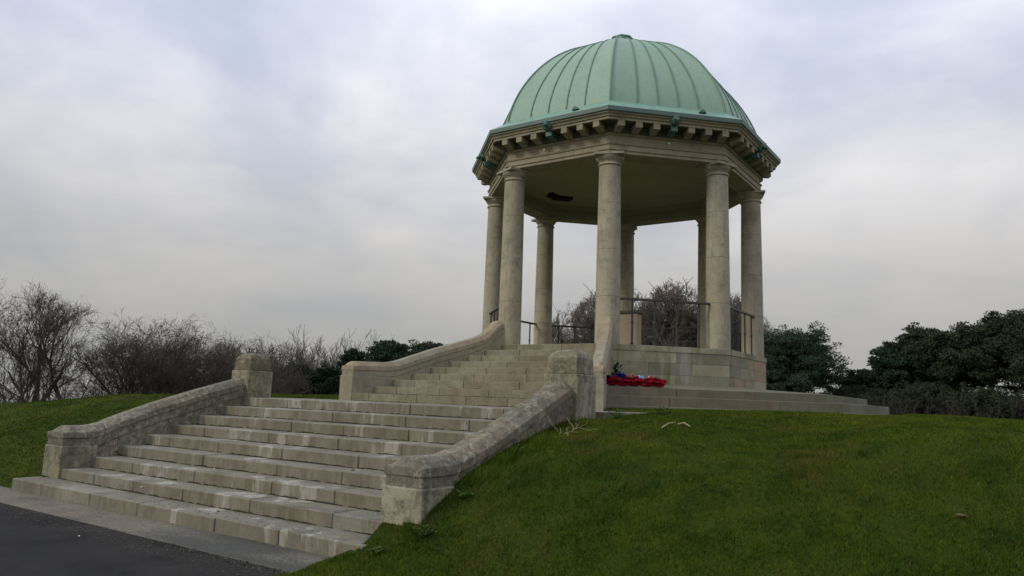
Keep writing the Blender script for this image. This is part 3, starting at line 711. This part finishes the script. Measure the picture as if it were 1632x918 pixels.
# ------------------------------------------------------------------ grass blades on the near lawn
rs = np.random.RandomState(12)
def gather(x0, x1, y0, y1, n, keep):
    x = rs.uniform(x0, x1, n); y = rs.uniform(y0, y1, n); m = keep(x, y) & ~sunk(x, y)
    return x[m], y[m]
camx, camy = 7.911, -16.029
def keepn(x, y):
    d = np.hypot(x-camx, y-camy); a = np.arctan2(x-camx, y-camy)
    inv = (a > -1.25) & (a < .08)
    m = ~((x < 2.9) & (y < -11.12)) & ~((x > xl(y)+.08) & (x < 3.28) & (y > -10.8) & (y < -5.4) & (y < -7.5)) & ~((x > -2.7) & (x < 3.0) & (y < -10.75) & (y > -11.2))
    o = np.maximum(np.maximum(np.abs(x), np.abs(y)), (np.abs(x)+np.abs(y))*.7071)/cosh
    m &= ~((o < 6.36)) & ~((np.abs(x) < 3.76) & (y > -7.6) & (y < -5.9))
    return m & inv & (rs.rand(len(x)) < np.clip((5.5/d)**1.4, 0, 1))
xa, ya_ = gather(2.5, 16, -13.2, 2, 2600000, keepn)
xb, yb_ = gather(-16, -2.6, -11.15, 0, 1300000, keepn)
gx_, gy_ = np.concatenate([xa, xb]), np.concatenate([ya_, yb_]); 
def on_mesh(x, y):
    i = np.clip(np.searchsorted(gx, x)-1, 0, nx-2); j = np.clip(np.searchsorted(gy, y)-1, 0, ny-2); u = (x-gx[i])/(gx[i+1]-gx[i]); v = (y-gy[j])/(gy[j+1]-gy[j])
    return GZ[j, i]*(1-u)*(1-v)+GZ[j, i+1]*u*(1-v)+GZ[j+1, i]*(1-u)*v+GZ[j+1, i+1]*u*v
gz_ = on_mesh(gx_, gy_); ok_ = gz_ > ground(gx_, gy_)-.08; gx_, gy_, gz_ = gx_[ok_], gy_[ok_], gz_[ok_]
# clumps: taller tufts where the low-frequency field is high and beside walls
cl = .5+.5*np.sin(gx_*3.1+1.7*np.sin(gy_*2.3))*np.sin(gy_*3.7+1.3*np.sin(gx_*1.9))
near = np.exp(-((gx_-3.45)/.16)**2)*((gy_ > -11.3) & (gy_ < -6))+np.exp(-((gx_-(xl(gy_)-.02))/.14)**2)*(gy_ < -7.8)*(gx_ < 0)
n = len(gx_); hgt = (.012+.013*rs.rand(n))*(.75+.5*cl)*(1+1.3*near*rs.rand(n)); wd = .0028+.0022*rs.rand(n)
dist = np.hypot(gx_-camx, gy_-camy); wd *= np.clip(dist/7, 1, 2.2)
an = rs.uniform(0, 2*math.pi, n); le = rs.normal(0, .5, (n, 2))*hgt[:, None]
Vb = np.empty((n, 3, 3)); dx = np.cos(an)*wd; dy = np.sin(an)*wd
Vb[:, 0] = np.stack([gx_-dx, gy_-dy, gz_-.004], 1); Vb[:, 1] = np.stack([gx_+dx, gy_+dy, gz_-.004], 1); Vb[:, 2] = np.stack([gx_+le[:, 0], gy_+le[:, 1], gz_+hgt], 1)
def tri_mesh(name, Vt, mat):
    n = len(Vt); me = bpy.data.meshes.new(name); me.vertices.add(n*3); me.vertices.foreach_set('co', Vt.reshape(-1).astype(np.float32))
    me.loops.add(n*3); me.loops.foreach_set('vertex_index', np.arange(n*3, dtype=np.int32)); me.polygons.add(n)
    me.polygons.foreach_set('loop_start', np.arange(0, n*3, 3, dtype=np.int32)); me.polygons.foreach_set('loop_total', np.full(n, 3, dtype=np.int32))
    me.update(calc_edges=True); me.validate(); me.materials.append(mat); return me
# coarser clumps scattered through the turf
rc = np.random.RandomState(77); cx_, cy_ = rc.uniform(3.4, 13, 520), rc.uniform(-12.5, -5.8, 520); kk = ~sunk(cx_, cy_); cx_, cy_ = cx_[kk], cy_[kk]
m_ = 34; px_ = (cx_[:, None]+rc.normal(0, .028, (len(cx_), m_))).ravel(); py_ = (cy_[:, None]+rc.normal(0, .028, (len(cx_), m_))).ravel(); pz_ = on_mesh(px_, py_); q_ = ~sunk(px_, py_) & (px_ > 3.42); px_, py_, pz_ = px_[q_], py_[q_], pz_[q_]
hh_ = rc.uniform(.02, .055, len(px_)); an_ = rc.uniform(0, 6.28, len(px_)); le_ = rc.normal(0, .5, (len(px_), 2))*hh_[:, None]; w2 = .0032
Vc = np.stack([np.stack([px_-np.cos(an_)*w2, py_-np.sin(an_)*w2, pz_], 1), np.stack([px_+np.cos(an_)*w2, py_+np.sin(an_)*w2, pz_], 1), np.stack([px_+le_[:, 0], py_+le_[:, 1], pz_+hh_], 1)], 1)
Vb = np.concatenate([Vb, Vc])
g = put('grass', tri_mesh('grass', Vb, M['blade'])); g['kind'] = 'stuff'; tag(g, 'short mown green grass covering the lawn beside the steps', 'grass')

# ------------------------------------------------------------------ trees
def tubes_np(segs, sides=3):
    """segs: (n,8) p0,p1,r0,r1 -> verts, faces"""
    S = np.array(segs); p0, p1, r0, r1 = S[:, :3], S[:, 3:6], S[:, 6], S[:, 7]
    d = p1-p0; d /= np.linalg.norm(d, axis=1)[:, None]+1e-9
    ref = np.where(np.abs(d[:, 2:3]) < .9, np.array([[0, 0, 1.]]), np.array([[1., 0, 0]])); a = np.cross(d, ref); a /= np.linalg.norm(a, axis=1)[:, None]; b = np.cross(d, a)
    n = len(S); V = np.empty((n, 2*sides, 3))
    for k in range(sides):
        t = 2*math.pi*k/sides; o = math.cos(t)*a+math.sin(t)*b
        V[:, k] = p0+o*r0[:, None]; V[:, sides+k] = p1+o*r1[:, None]
    base = (np.arange(n)*2*sides)[:, None]; fs = []
    for k in range(sides):
        k2 = (k+1) % sides; fs.append(base+np.array([[k, k2, sides+k2, sides+k]]))
    return V.reshape(-1, 3), np.concatenate(fs, 0)
def quad_mesh(name, V, F, mat, smooth=False):
    n = len(F); me = bpy.data.meshes.new(name); me.vertices.add(len(V)); me.vertices.foreach_set('co', V.reshape(-1).astype(np.float32))
    me.loops.add(n*4); me.loops.foreach_set('vertex_index', F.reshape(-1).astype(np.int32)); me.polygons.add(n)
    me.polygons.foreach_set('loop_start', np.arange(0, n*4, 4, dtype=np.int32)); me.polygons.foreach_set('loop_total', np.full(n, 4, dtype=np.int32))
    me.update(calc_edges=True); me.validate(); me.materials.append(mat); return me
def bare_template(seed, H, stems, spreadang, levels=5, kids=(4, 5, 5, 5), ratio=.62, upw=.12, rmin=.006, first=.28, twist=.5, r0=.03, tr=.012, env=0):
    rs = np.random.RandomState(seed); thick, thin = [], []
    def grow(p, d, ln, r, lev):
        nseg = 5 if lev < 2 else 3
        q = p.copy(); dd = d.copy(); pts = [(q.copy(), r)]
        for i in range(nseg):
            dd = dd+rs.normal(0, .10+.03*lev, 3)+np.array([0, 0, upw*(.5 if lev == 0 else 1)]); dd /= np.linalg.norm(dd)
            q = q+dd*ln/nseg; pts.append((q.copy(), max(rmin*.7, r*(1-.62*(i+1)/nseg))))
        for (a, ra), (b, rb) in zip(pts[:-1], pts[1:]): (thick if lev < 2 else thin).append([*a, *b, ra, rb])
        if lev >= levels-1: return
        nk = kids[min(lev, len(kids)-1)]
        for j in range(nk):
            t = rs.uniform(first if lev == 0 else .25, 1.0) if j < nk-1 else 1.0
            x = t*nseg; i = min(int(x), nseg-1); f = x-i
            pp = pts[i][0]*(1-f)+pts[i+1][0]*f; rr = pts[i][1]*(1-f)+pts[i+1][1]*f
            ax = pts[min(i+1, nseg)][0]-pts[max(i, 0)][0]; ax /= np.linalg.norm(ax)
            side = rs.normal(0, 1, 3); side -= ax*side.dot(ax); side /= np.linalg.norm(side)
            an = rs.uniform(.35, .85)*twist*2*(.45 if j == nk-1 else 1)
            grow(pp, ax*math.cos(an)+side*math.sin(an), ln*ratio*rs.uniform(.75, 1.15)*(1.1-.35*t if lev == 0 else 1), max(rmin, rr*.62), lev+1)
    for s in range(stems):
        a = 2*math.pi*s/stems+rs.uniform(-.4, .4); t = rs.uniform(.3, 1)*spreadang if stems > 1 else rs.uniform(0, .08)
        grow(np.array([.12*math.cos(a), .12*math.sin(a), -.3]) if stems > 1 else np.array([0, 0, -.3]), np.array([math.sin(t)*math.cos(a), math.sin(t)*math.sin(a), math.cos(t)]), H*.52*rs.uniform(.85, 1.1), r0*H/3*(1 if stems > 1 else 1.5), 0)
    A = np.array(thick); B = np.array(thin); top = np.percentile(B[:, 5], 98.5)*1.03
    for Q in (A, B): Q[:, :6] *= H/top*(1.14 if env else 1)
    if env:       # the wind-clipped rounded crown these trees have
        def inside(Q):
            x, y, z = Q[:, 3], Q[:, 4], Q[:, 5]; a = np.arctan2(y, x); zc = H*.46
            lump = 1+.10*np.sin(a*3+seed)+.07*np.sin(a*7+z*1.9)+.06*rs.normal(0, 1, len(Q))
            e = (x*x+y*y)/(env*H)**2+np.where(z > zc, ((z-zc)/(H-zc))**2, 0)
            return e < lump
        B = B[inside(B)]; A = A[(A[:, 3]**2+A[:, 4]**2)/(env*H)**2+np.where(A[:, 5] > H*.46, ((A[:, 5]-H*.46)/(H*.54))**2, 0) < 1.5]
    return A, B
def as_mesh(nm, segs, mat, sides): V, F = tubes_np(segs, sides); return quad_mesh(nm, V, F, mat)
T = {}
def tmpl(key, mat_t, mat_c, **k):
    A, B = bare_template(**k); T[key] = (as_mesh('trunk', A, mat_t, 6), as_mesh('twigs', B, mat_c, 3))
tmpl('vaseA', M['bark'], M['twig'], seed=1, env=.60, H=6, stems=7, spreadang=.85, levels=6, kids=(7, 5, 5, 4, 4), r0=.036, rmin=.0055, twist=.58, ratio=.58, upw=.04)
tmpl('vaseB', M['bark'], M['twig'], seed=2, env=.58, H=6, stems=6, spreadang=.75, levels=6, kids=(7, 5, 5, 4, 4), r0=.036, rmin=.0055, twist=.58, ratio=.58, upw=.04)
tmpl('treeA', M['bark'], M['twig'], seed=3, env=.46, H=7, stems=2, spreadang=.3, levels=6, kids=(8, 6, 5, 4, 4), first=.2, ratio=.58, rmin=.0058, r0=.045)
tmpl('treeB', M['bark'], M['twig'], seed=14, env=.46, H=7, stems=1, spreadang=.2, levels=6, kids=(11, 6, 5, 4, 4), first=.15, ratio=.59, rmin=.0058, r0=.042)
tmpl('birchA', M['bark'], M['twigr'], seed=5, env=.36, H=8, stems=1, spreadang=.2, levels=5, kids=(26, 10, 8, 6), first=.15, ratio=.46, twist=.55, upw=.12, rmin=.0120)
tmpl('birchB', M['bark'], M['twigr'], seed=6, env=.38, H=8, stems=2, spreadang=.25, levels=5, kids=(18, 10, 7, 5), first=.15, ratio=.46, twist=.55, upw=.12, rmin=.0120)
tmpl('pale', M['bark'], M['twigg'], seed=8, H=5, stems=9, spreadang=.6, levels=5, kids=(6, 5, 4, 4), upw=.16, twist=.35, rmin=.008)
def bare(key, x, y, H, rz, label, group, lean=1.0, name='bare_tree', cat='tree', H0=None, zb=None):
    z = float(ground(x, y)) if zb is None else zb
    root = thing(name, label, cat, (x, y, z-.05), rz, group)
    h0 = {'vaseA': 6, 'vaseB': 6, 'treeA': 7, 'treeB': 7, 'birchA': 8, 'birchB': 8, 'pale': 5}[key]
    s = H/h0; root.scale = (s*lean, s*lean, s)
    for nm, me in zip(('trunk', 'twigs'), T[key]):
        o = bpy.data.objects.new(nm, me); COL.objects.link(o); o.parent = root
    return root
GL = 'bare trees along the left skyline'
# template height is normalised, so H is the true height; z of tree tops from the photograph
for key, x, y, top, rz, lean, lab in (
    ('treeB', -23.5, -6.4, 6.6, .3, 1.0, 'tall bare tree at the far left edge of the view'),
    ('treeA', -25.5, -3.2, 5.6, 1.2, 1.0, 'second tall bare tree from the left edge, many fine crossing branches'),
    ('treeB', -27.5, -.4, 5.3, 2.2, 1.15, 'bare tree just left of the windswept crown'),
    ('treeA', -27.0, 1.7, 5.3, 4.0, 1.2, 'bare tree with a windswept crown above the left lawn'),
    ('vaseB', -28.0, 3.6, 3.9, 1.0, 1.1, 'low bare tree filling the dip left of the round-crowned tree'),
    ('vaseA', -27.9, 5.5, 5.3, .0, 1.05, 'round-crowned bare tree with fanned stems behind the left lawn'),
    ('vaseB', -29.0, 8.3, 4.4, 2.5, 1.1, 'bare tree with fanned stems right of the round-crowned tree'),
    ('vaseA', -32.4, 11.2, 4.5, 4.4, 1.1, 'small bare tree left of the pier with the brown cap'),
    ('treeA', -35.0, 15.8, 4.8, 3.1, 1.1, 'bare tree directly behind the pier with the brown cap'),
    ('vaseB', -37.9, 19.3, 5.5, 1.6, 1.1, 'bare tree rising above the dark evergreens left of the upper steps'),
    ('vaseA', -33.0, 14.0, 3.9, .7, 1.1, 'low bare tree just left of the tall pier')):
    zg = float(ground(x, y)); bare(key, x, y, top-zg, rz, lab, GL, lean)
for x, y, top, rz, lab in ((-37.2, 25.4, 5.5, .2, 'pale twiggy bush left of the upper staircase pier, behind the hedge'), (-34.0, 25.8, 5.3, 1.3, 'pale twiggy bush nearest the left upper pier'), (-41.5, 24.0, 4.6, 2.2, 'pale twiggy bush above the middle of the dark hedge')):
    zg = float(ground(x, y)); bare('pale', x, y, top-zg, rz, lab, 'pale bushes behind the hedge', 1.1, 'twiggy_bush', 'bush')
GB = 'bare birches behind the pavilion'
for key, x, y, top, rz, lean, lab in (
    ('birchB', -21.2, 36.3, 9.6, 0, .95, 'bare tree seen left of the front column, beyond the thin rail'),
    ('birchA', -23.6, 38.0, 7.2, 1, 1.1, 'small bare tree at the foot of the front column, beyond the rail'),
    ('birchA', -16.9, 34.0, 10.3, 2, 1.2, 'reddish birch seen just right of the inner tablet'),
    ('birchB', -15.2, 35.2, 10.0, 3, 1.2, 'second reddish birch from the tablet, beyond the railing'),
    ('birchA', -13.4, 36.4, 10.6, 4, 1.2, 'tallest reddish birch in the middle of the railing bay'),
    ('birchB', -12.6, 39.4, 10.4, 5, 1.2, 'reddish birch fourth from the tablet beyond the railing'),
    ('birchA', -11.0, 40.8, 10.3, .6, 1.2, 'reddish birch seen beside the right front column'),
    ('birchB', -9.7, 43.9, 9.0, 1.6, .8, 'birch seen between the two right-hand columns')):
    zg = float(ground(x, y)); bare(key, x, y, top-zg, rz, lab, GB, lean)

def evergreen(seed, H, W, nb, clumps, per, leaf, flat=.55, low=.25, bias=None):
    """trunk + limbs ending in needle clumps; returns trunk segs, leaf quads"""
    rs = np.random.RandomState(seed); segs = []; cl = []
    pts = [np.array([0, 0, -.3])]; d = np.array([rs.normal(0, .06), rs.normal(0, .06), 1.])
    for i in range(8): d = d+np.append(rs.normal(0, .06, 2), 0); pts.append(pts[-1]+d/np.linalg.norm(d)*H*.88/8)
    r = .045*H
    for i in range(8): segs.append([*pts[i], *pts[i+1], r*(1-.10*i), r*(1-.10*(i+1))])
    for i in range(nb):
        t = low+(1-low)*((i+rs.rand())/nb)**.9; k = min(int(t*8), 7); base = pts[k]+(pts[k+1]-pts[k])*(t*8-k)
        a = i*2.399+rs.normal(0, .3)
        prof = math.sin(math.pi*min(1, max(.08, (t-low*.55)/(1-low*.55)))**.8)**.6
        ln = W*.5*prof*rs.uniform(.75, 1.12)+.15
        el = .15+.9*max(0, t-.45)+rs.normal(0, .15); q = base.copy(); dd = np.array([math.cos(a)*math.cos(el), math.sin(a)*math.cos(el), math.sin(el)])
        rr = .012*H*(1.1-t*.6)
        for s in range(4):
            dd = dd+rs.normal(0, .14, 3)+np.array([0, 0, .06]); dd /= np.linalg.norm(dd); q2 = q+dd*ln/4; segs.append([*q, *q2, rr*(1-.2*s), rr*(.8-.2*s)]); q = q2
            if s >= 1:
                for c in range(clumps):
                    o = rs.normal(0, .115*W*.5, 3)*np.array([1, 1, flat+.1])+dd*rs.uniform(-.1, .12)*W*.5; cc = q+o; cl.append((cc, rs.uniform(.5, 1.2)*W*.050)); segs.append([*q, *cc, rr*.3, rr*.15])
    cl.append((pts[-1], W*.08)); Q = []
    for cc, cr_ in cl:
        n = per; u = rs.normal(0, 1, (n, 3)); u /= np.linalg.norm(u, axis=1)[:, None]; rad = rs.rand(n)**.4
        p = cc+u*rad[:, None]*cr_*np.array([1.25, 1.25, flat])
        dr = u*.8+rs.normal(0, .55, (n, 3))+np.array([0, 0, .45]); dr /= np.linalg.norm(dr, axis=1)[:, None]
        sd_ = np.cross(dr, rs.normal(0, 1, (n, 3))); sd_ /= np.linalg.norm(sd_, axis=1)[:, None]
        L_ = leaf*rs.uniform(.6, 1.3, n)[:, None]; w_ = L_*.20
        Q.append(np.stack([p-sd_*w_*.4, p+dr*L_*.5-sd_*w_, p+dr*L_, p+dr*L_*.5+sd_*w_], 1))
    Q = np.concatenate(Q); top = Q[:, :, 2].max(); S = np.array(segs); S[:, :6] *= H/top; Q = Q*H/top
    return S, Q
def place_evergreen(name, seed, x, y, top, W, label, cat, group, mat, nb=34, clumps=3, per=60, leaf=.30, flat=.6, low=.22, zb=None, rz=0):
    z = float(ground(x, y)) if zb is None else zb
    H = top-z; S, Q = evergreen(seed, H, W, nb, clumps, per, leaf, flat, low)
    root = thing(name, label, cat, (x, y, z), rz, group)
    for nm, me in (('trunk', as_mesh('trunk', S, M['bark'], 5)), ('crown', quad_mesh('crown', Q.reshape(-1, 3), np.arange(len(Q)*4).reshape(-1, 4), mat))):
        o = bpy.data.objects.new(nm, me); COL.objects.link(o); o.parent = root
GP = 'dark pines right of the pavilion'
for i, (x, y, top, W, lab, mt, low, nb) in enumerate((
    (-2.6, 27.6, 6.55, 6.2, 'dark rounded pine directly right of the pavilion', 'pine', .16, 60),
    (-4.6, 30.5, 5.2, 4.0, 'pine half hidden behind the right-hand column', 'pine', .2, 34),
    (.0, 31.5, 4.2, 3.6, 'low pine branch-end tree in the gap between the pine masses', 'pine', .25, 26),
    (2.1, 30.2, 5.5, 3.0, 'small pointed pine at the left of the right-hand group', 'pine', .18, 34),
    (3.5, 31.0, 6.6, 3.4, 'pine with a spiky top, second of the right-hand group', 'pinew', .28, 34),
    (4.8, 30.2, 6.2, 3.8, 'broad warm-dark pine in the middle of the right-hand group', 'pinew', .26, 44),
    (6.4, 28.8, 6.85, 4.6, 'tall pine with bare lower limbs near the right edge', 'pinew', .42, 46),
    (8.7, 27.4, 7.0, 5.0, 'tall pine at the right edge of the view', 'pinew', .38, 40),
    (11.4, 26.4, 6.6, 5.0, 'pine cut by the right edge of the frame', 'pinew', .4, 30))):
    place_evergreen('pine_tree', 40+i, x, y, top, W, lab, 'tree', GP, M[mt], nb, 8, 62, .14, .46, low)
GE = 'dark evergreen bushes left of the upper steps'
for i, (x, y, top, W, lab, lf) in enumerate((
    (-36.2, 17.8, 3.4, 4.0, 'dark evergreen bush partly behind the pier with the brown cap', .3),
    (-34.6, 19.2, 3.9, 3.8, 'dark evergreen bush just right of the pier with the brown cap', .3),
    (-33.0, 22.4, 3.4, 4.2, 'low evergreen bush behind the second and third of the hedge', .3),
    (-32.0, 21.4, 3.9, 3.8, 'rounded evergreen bush, second from the brown-capped pier', .3),
    (-31.0, 23.0, 3.9, 3.6, 'pointed dark evergreen bush in the middle of the hedge', .3),
    (-29.5, 24.2, 3.3, 3.6, 'evergreen bush near the left upper pier', .3),
    (-30.4, 26.8, 4.2, 3.0, 'narrow evergreen behind the left upper pier', .3))):
    place_evergreen('evergreen_bush', 60+i, x, y, top, W, lab, 'bush', GE, M['laurel'], 50, 6, 52, .15, .8, .02)
for i, (x, y, top, W, lab) in enumerate(((-28.2, 20.0, 4.7, 3.0, 'pointed pine rising behind the left upper balustrade'), (-26.6, 21.0, 5.3, 4.4, 'broad pine behind the middle of the left upper balustrade'), (-23.8, 22.3, 5.3, 4.4, 'pine behind the top of the left upper balustrade'))):
    place_evergreen('pine_tree', 70+i, x, y, top, W, lab, 'tree', 'pines behind the left upper balustrade', M['pine'], 40, 6, 50, .17, .45, .05)

for i, (x, y, top, W, lab) in enumerate(((-3.6, 25.8, 3.2, 3.6, 'low dark bush at the foot of the rounded pine'), (.8, 28.6, 3.1, 4.0, 'low dark bush in the gap between the pine masses'), (3.6, 27.6, 3.3, 4.2, 'low dark bush under the left of the right-hand pines'),
        (6.6, 26.0, 3.1, 4.2, 'low dark bush under the tall pine near the right edge'), (9.6, 24.6, 3.0, 4.2, 'low dark bush at the right edge of the view'))):
    place_evergreen('evergreen_bush', 80+i, x, y, top, W, lab, 'bush', 'dark bushes at the foot of the right-hand pines', M['pinew'], 40, 6, 52, .14, .8, .02)
# undergrowth: bramble and saplings nobody could count
def thicket(name, pts, n, hmin, hmax, mat, label, seed, r=.010):
    rs = np.random.RandomState(seed); segs = []
    pts = np.array(pts, float)
    for i in range(n):
        k = rs.randint(len(pts)-1); t = rs.rand(); c = pts[k]*(1-t)+pts[k+1]*t; x, y = c[0]+rs.normal(0, c[2]), c[1]+rs.normal(0, c[2]); z = float(ground(x, y))-.1
        h = rs.uniform(hmin, hmax)*c[3]; p = np.array([x, y, z]); d = np.array([rs.normal(0, .35), rs.normal(0, .35), 1.]); d /= np.linalg.norm(d)
        for s in range(4):
            q = p+d*h/4; segs.append([*p, *q, r*(1-.2*s), r*(.8-.2*s)])
            for b_ in range(3):
                e = d+rs.normal(0, .6, 3); e /= np.linalg.norm(e); segs.append([*q, *(q+e*h*rs.uniform(.12, .3)), r*.55, r*.35])
            d = d+rs.normal(0, .18, 3); d /= np.linalg.norm(d); p = q
    o = put(name, as_mesh(name, segs, mat, 3)); o['kind'] = 'stuff'; tag(o, label, 'undergrowth')
thicket('undergrowth', [(-20.5, -8, 1.0, .8), (-25, -2.5, 1.3, 1.), (-27.5, 2, 1.3, 1.), (-28.5, 6.5, 1.3, .8), (-31, 10.5, 1.4, .8), (-34, 16, 1.4, .9), (-36, 21, 1.5, .9), (-35, 27, 1.5, .8)], 3600, .9, 2.3, M['twig'], 'tangled bare undergrowth along the foot of the left skyline trees', 3, .012)
thicket('undergrowth', [(-26, 37, 1.5, 1.), (-18, 37, 1.6, 1.), (-10, 42, 1.6, 1.)], 1100, 1.5, 3.2, M['twigr'], 'thin reddish undergrowth among the birches behind the pavilion', 5, .012)

thicket('undergrowth', [(-6, 30, 1.2, .9), (-1, 28, 1.2, .8), (3, 29, 1.2, .9), (8, 27, 1.3, 1.), (15, 25, 1.3, 1.)], 4200, .5, 1.2, M['bark'], 'low dark undergrowth at the foot of the right-hand pines', 4, .02)
# ------------------------------------------------------------------ small things
def gz(x, y): return float(ground(x, y))
# dead bramble in the grass beside the right lower wall
rg = random.Random(9); b = MB()
def cane(p, d, ln, r, wig, n=9):
    pts = [Vector(p)]; d = Vector(d).normalized()
    for i in range(n):
        d = (d+Vector((rg.uniform(-wig, wig), rg.uniform(-wig, wig), rg.uniform(-wig, wig)))).normalized(); q = pts[-1]+d*ln/n; q.z = max(q.z, gz(q.x, q.y)+.01); pts.append(q)
    return pts
for i in range(9):
    x, y = 3.78+rg.uniform(-.12, .16), -8.74+rg.uniform(-.10, .10); a_ = rg.uniform(0, 6.28); b.tube(cane((x, y, gz(x, y)+.02), (math.cos(a_), math.sin(a_), .5), rg.uniform(.12, .30), .005, .5), .0035, 4, .002)
tag(b.build('dead_bramble', M['dry']), 'tangle of dry bramble stems in the grass below the right pier', 'bramble')
b = MB(); b.tube([(3.455, -8.75, 1.29), (3.50, -8.72, 1.20), (3.58, -8.68, 1.12), (3.66, -8.66, 1.11)], .004, 4, .003); tag(b.build('dry_stem', M['dry']), 'single pale dry stem leaning against the right lower wall', 'stem')
for (x, y, a_, ln, lab) in ((4.68, -8.20, 1.30, .24, 'left of two pale sticks on the right lawn'), (4.81, -8.08, -.62, .23, 'right of two pale sticks on the right lawn')):
    b = MB(); dx_, dy_ = math.cos(a_)*ln/2, math.sin(a_)*ln/2; b.tube([(x-dx_, y-dy_, gz(x-dx_, y-dy_)+.02), (x, y, gz(x, y)+.05), (x+dx_, y+dy_, gz(x+dx_, y+dy_)+.045)], .010, 6, .007)
    tag(b.build('stick', M['dry']), lab, 'stick', 'pale sticks on the lawn')
# weeds by the right end pier
def weed(x, y, n, s, label, seed, name='weed'):
    rg = random.Random(seed); root = thing(name, label, 'weed', (x, y, gz(x, y)), 0, 'weeds along the right wall'); b = MB(); st = MB()
    for i in range(n):
        a_ = rg.uniform(0, 6.28); r_ = rg.uniform(.02, s); c = Vector((r_*math.cos(a_), r_*math.sin(a_), rg.uniform(.02, s*.9)))
        st.tube([(0, 0, 0), tuple(c)], .002, 3); d = Vector((math.cos(a_), math.sin(a_), rg.uniform(-.2, .5))).normalized(); s2 = Vector((-d.y, d.x, rg.uniform(-.3, .3))).normalized(); l_ = rg.uniform(.02, .045)
        b.add([c, c+d*l_*.5+s2*l_*.4, c+d*l_, c+d*l_*.5-s2*l_*.4], [(0, 1, 2, 3)])
    b.build('leaves', M['weed'], root); st.build('stems', M['weed'], root); fix(root)
for i, (x, y, n, s, lab) in enumerate(((3.56, -10.9, 60, .09, 'leafy weed at the corner of the lower right end pier'), (3.62, -10.45, 45, .08, 'weed behind the lower right end pier'), (3.55, -9.5, 40, .08, 'weed halfway up the foot of the right wall'),
                               (3.9, -7.9, 50, .14, 'weed beside the right tall pier'), (3.25, -11.15, 40, .05, 'low weed on the grassy end of the bottom step'), (4.1, -7.0, 40, .12, 'weed near the end of the upper right balustrade'))): weed(x, y, n, s, lab, 80+i)
# long grass tufts by the wall
def tuft(x, y, n, h, label, seed):
    rs = np.random.RandomState(seed); px, py = x+rs.normal(0, .07, n), y+rs.normal(0, .07, n); pz = ground(px, py); an = rs.uniform(0, 6.28, n); hh = h*rs.uniform(.5, 1.1, n); le = rs.normal(0, .45, (n, 2))*hh[:, None]; w_ = .003
    V3 = np.stack([np.stack([px-np.cos(an)*w_, py-np.sin(an)*w_, pz], 1), np.stack([px+np.cos(an)*w_, py+np.sin(an)*w_, pz], 1), np.stack([px+le[:, 0], py+le[:, 1], pz+hh], 1)], 1)
    tag(put('grass_tuft', tri_mesh('grass_tuft', V3, M['blade'])), label, 'grass tuft', 'long grass tufts beside the walls')
for i, (x, y, n, h, lab) in enumerate(((3.58, -10.15, 130, .16, 'long grass tuft against the right wall, just above the end pier'), (3.6, -9.75, 150, .17, 'long grass tuft a third of the way up the right wall'), (3.62, -9.2, 120, .14, 'long grass tuft at the middle of the right wall'),
                               (3.75, -8.4, 140, .13, 'long grass tuft below the tall right pier'), (-3.78, -10.5, 160, .14, 'long grass tuft against the left end pier'), (-3.66, -10.05, 120, .11, 'grass tuft behind the left end pier'), (4.4, -10.3, 60, .10, 'grass tuft out on the right lawn below the wall'))): tuft(x, y, n, h, lab, 90+i)
# litter, leaves and small stones on the steps and path
def scrap(name, x, y, z, s, mat, label, cat, rz=0, group=None, flat=.25):
    b = MB(); rg = random.Random(int(abs(x*100)+abs(y*37))); n = 6
    b.loops([[(s*(1+rg.uniform(-.25, .25))*math.cos(2*math.pi*k/n)*q, s*.7*math.sin(2*math.pi*k/n)*q, zz) for k in range(n)] for q, zz in ((.8, 0), (1, s*flat), (.55, s*flat*2))])
    o = b.build(name, mat, None, bevel=0); o.location = (x, y, z); o.rotation_euler = (0, 0, rz); tag(o, label, cat, group)
scrap('paper_scrap', -.72, y_low(3)+.30, .45, .016, M['white'], 'white scrap of litter on the third step', 'litter')
scrap('paper_scrap', -1.15, y_low(2)-.02, .235, .015, M['white'], 'white scrap at the face of the second step', 'litter')
scrap('paper_scrap', .25, -12.15, .002, .013, M['white'], 'tiny white scrap on the asphalt near the strip', 'litter')
scrap('fallen_leaf', 1.55, y_low(4)+.14, .60, .028, M['brownleaf'], 'brown leaf on the fourth step', 'leaf')
scrap('fallen_leaf', .62, y_low(1)+.22, .15, .022, M['brownleaf'], 'brown leaf on the bottom step', 'leaf')
scrap('fallen_leaf', 7.51, -9.92, gz(7.51, -9.92)+.02, .035, M['brownleaf'], 'brown leaf on the right lawn', 'leaf')
rg = random.Random(33); grit = MB()
for i in range(520):
    x = rg.uniform(-1.5, 2.95); y = rg.choice([rg.uniform(-12.15, -11.2)]*3+[y_low(1)+rg.uniform(.02, .35)]); z = 0.006 if y < -11.15 else .148
    s = rg.uniform(.003, .011); grit.add([(x-s, y, z), (x, y-s, z), (x+s, y, z), (x, y+s, z), (x, y, z+s)], [(0, 1, 4), (1, 2, 4), (2, 3, 4), (3, 0, 4)])
for i in range(120):
    x = rg.uniform(1.2, 2.9); y = -11.78+rg.uniform(-.10, .02)-.0; s = rg.uniform(.008, .022); a_ = rg.uniform(0, 3.14)
    grit.add([(x-s*math.cos(a_), y-s*math.sin(a_), .004), (x+s*.3*math.sin(a_), y-s*.3*math.cos(a_), .012), (x+s*math.cos(a_), y+s*math.sin(a_), .006), (x-s*.3*math.sin(a_), y+s*.3*math.cos(a_), .009)], [(0, 1, 2, 3)])
o = grit.build('grit', M['gritm']); o['kind'] = 'stuff'; tag(o, 'loose grit and leaf crumbs scattered on the path edge', 'grit')
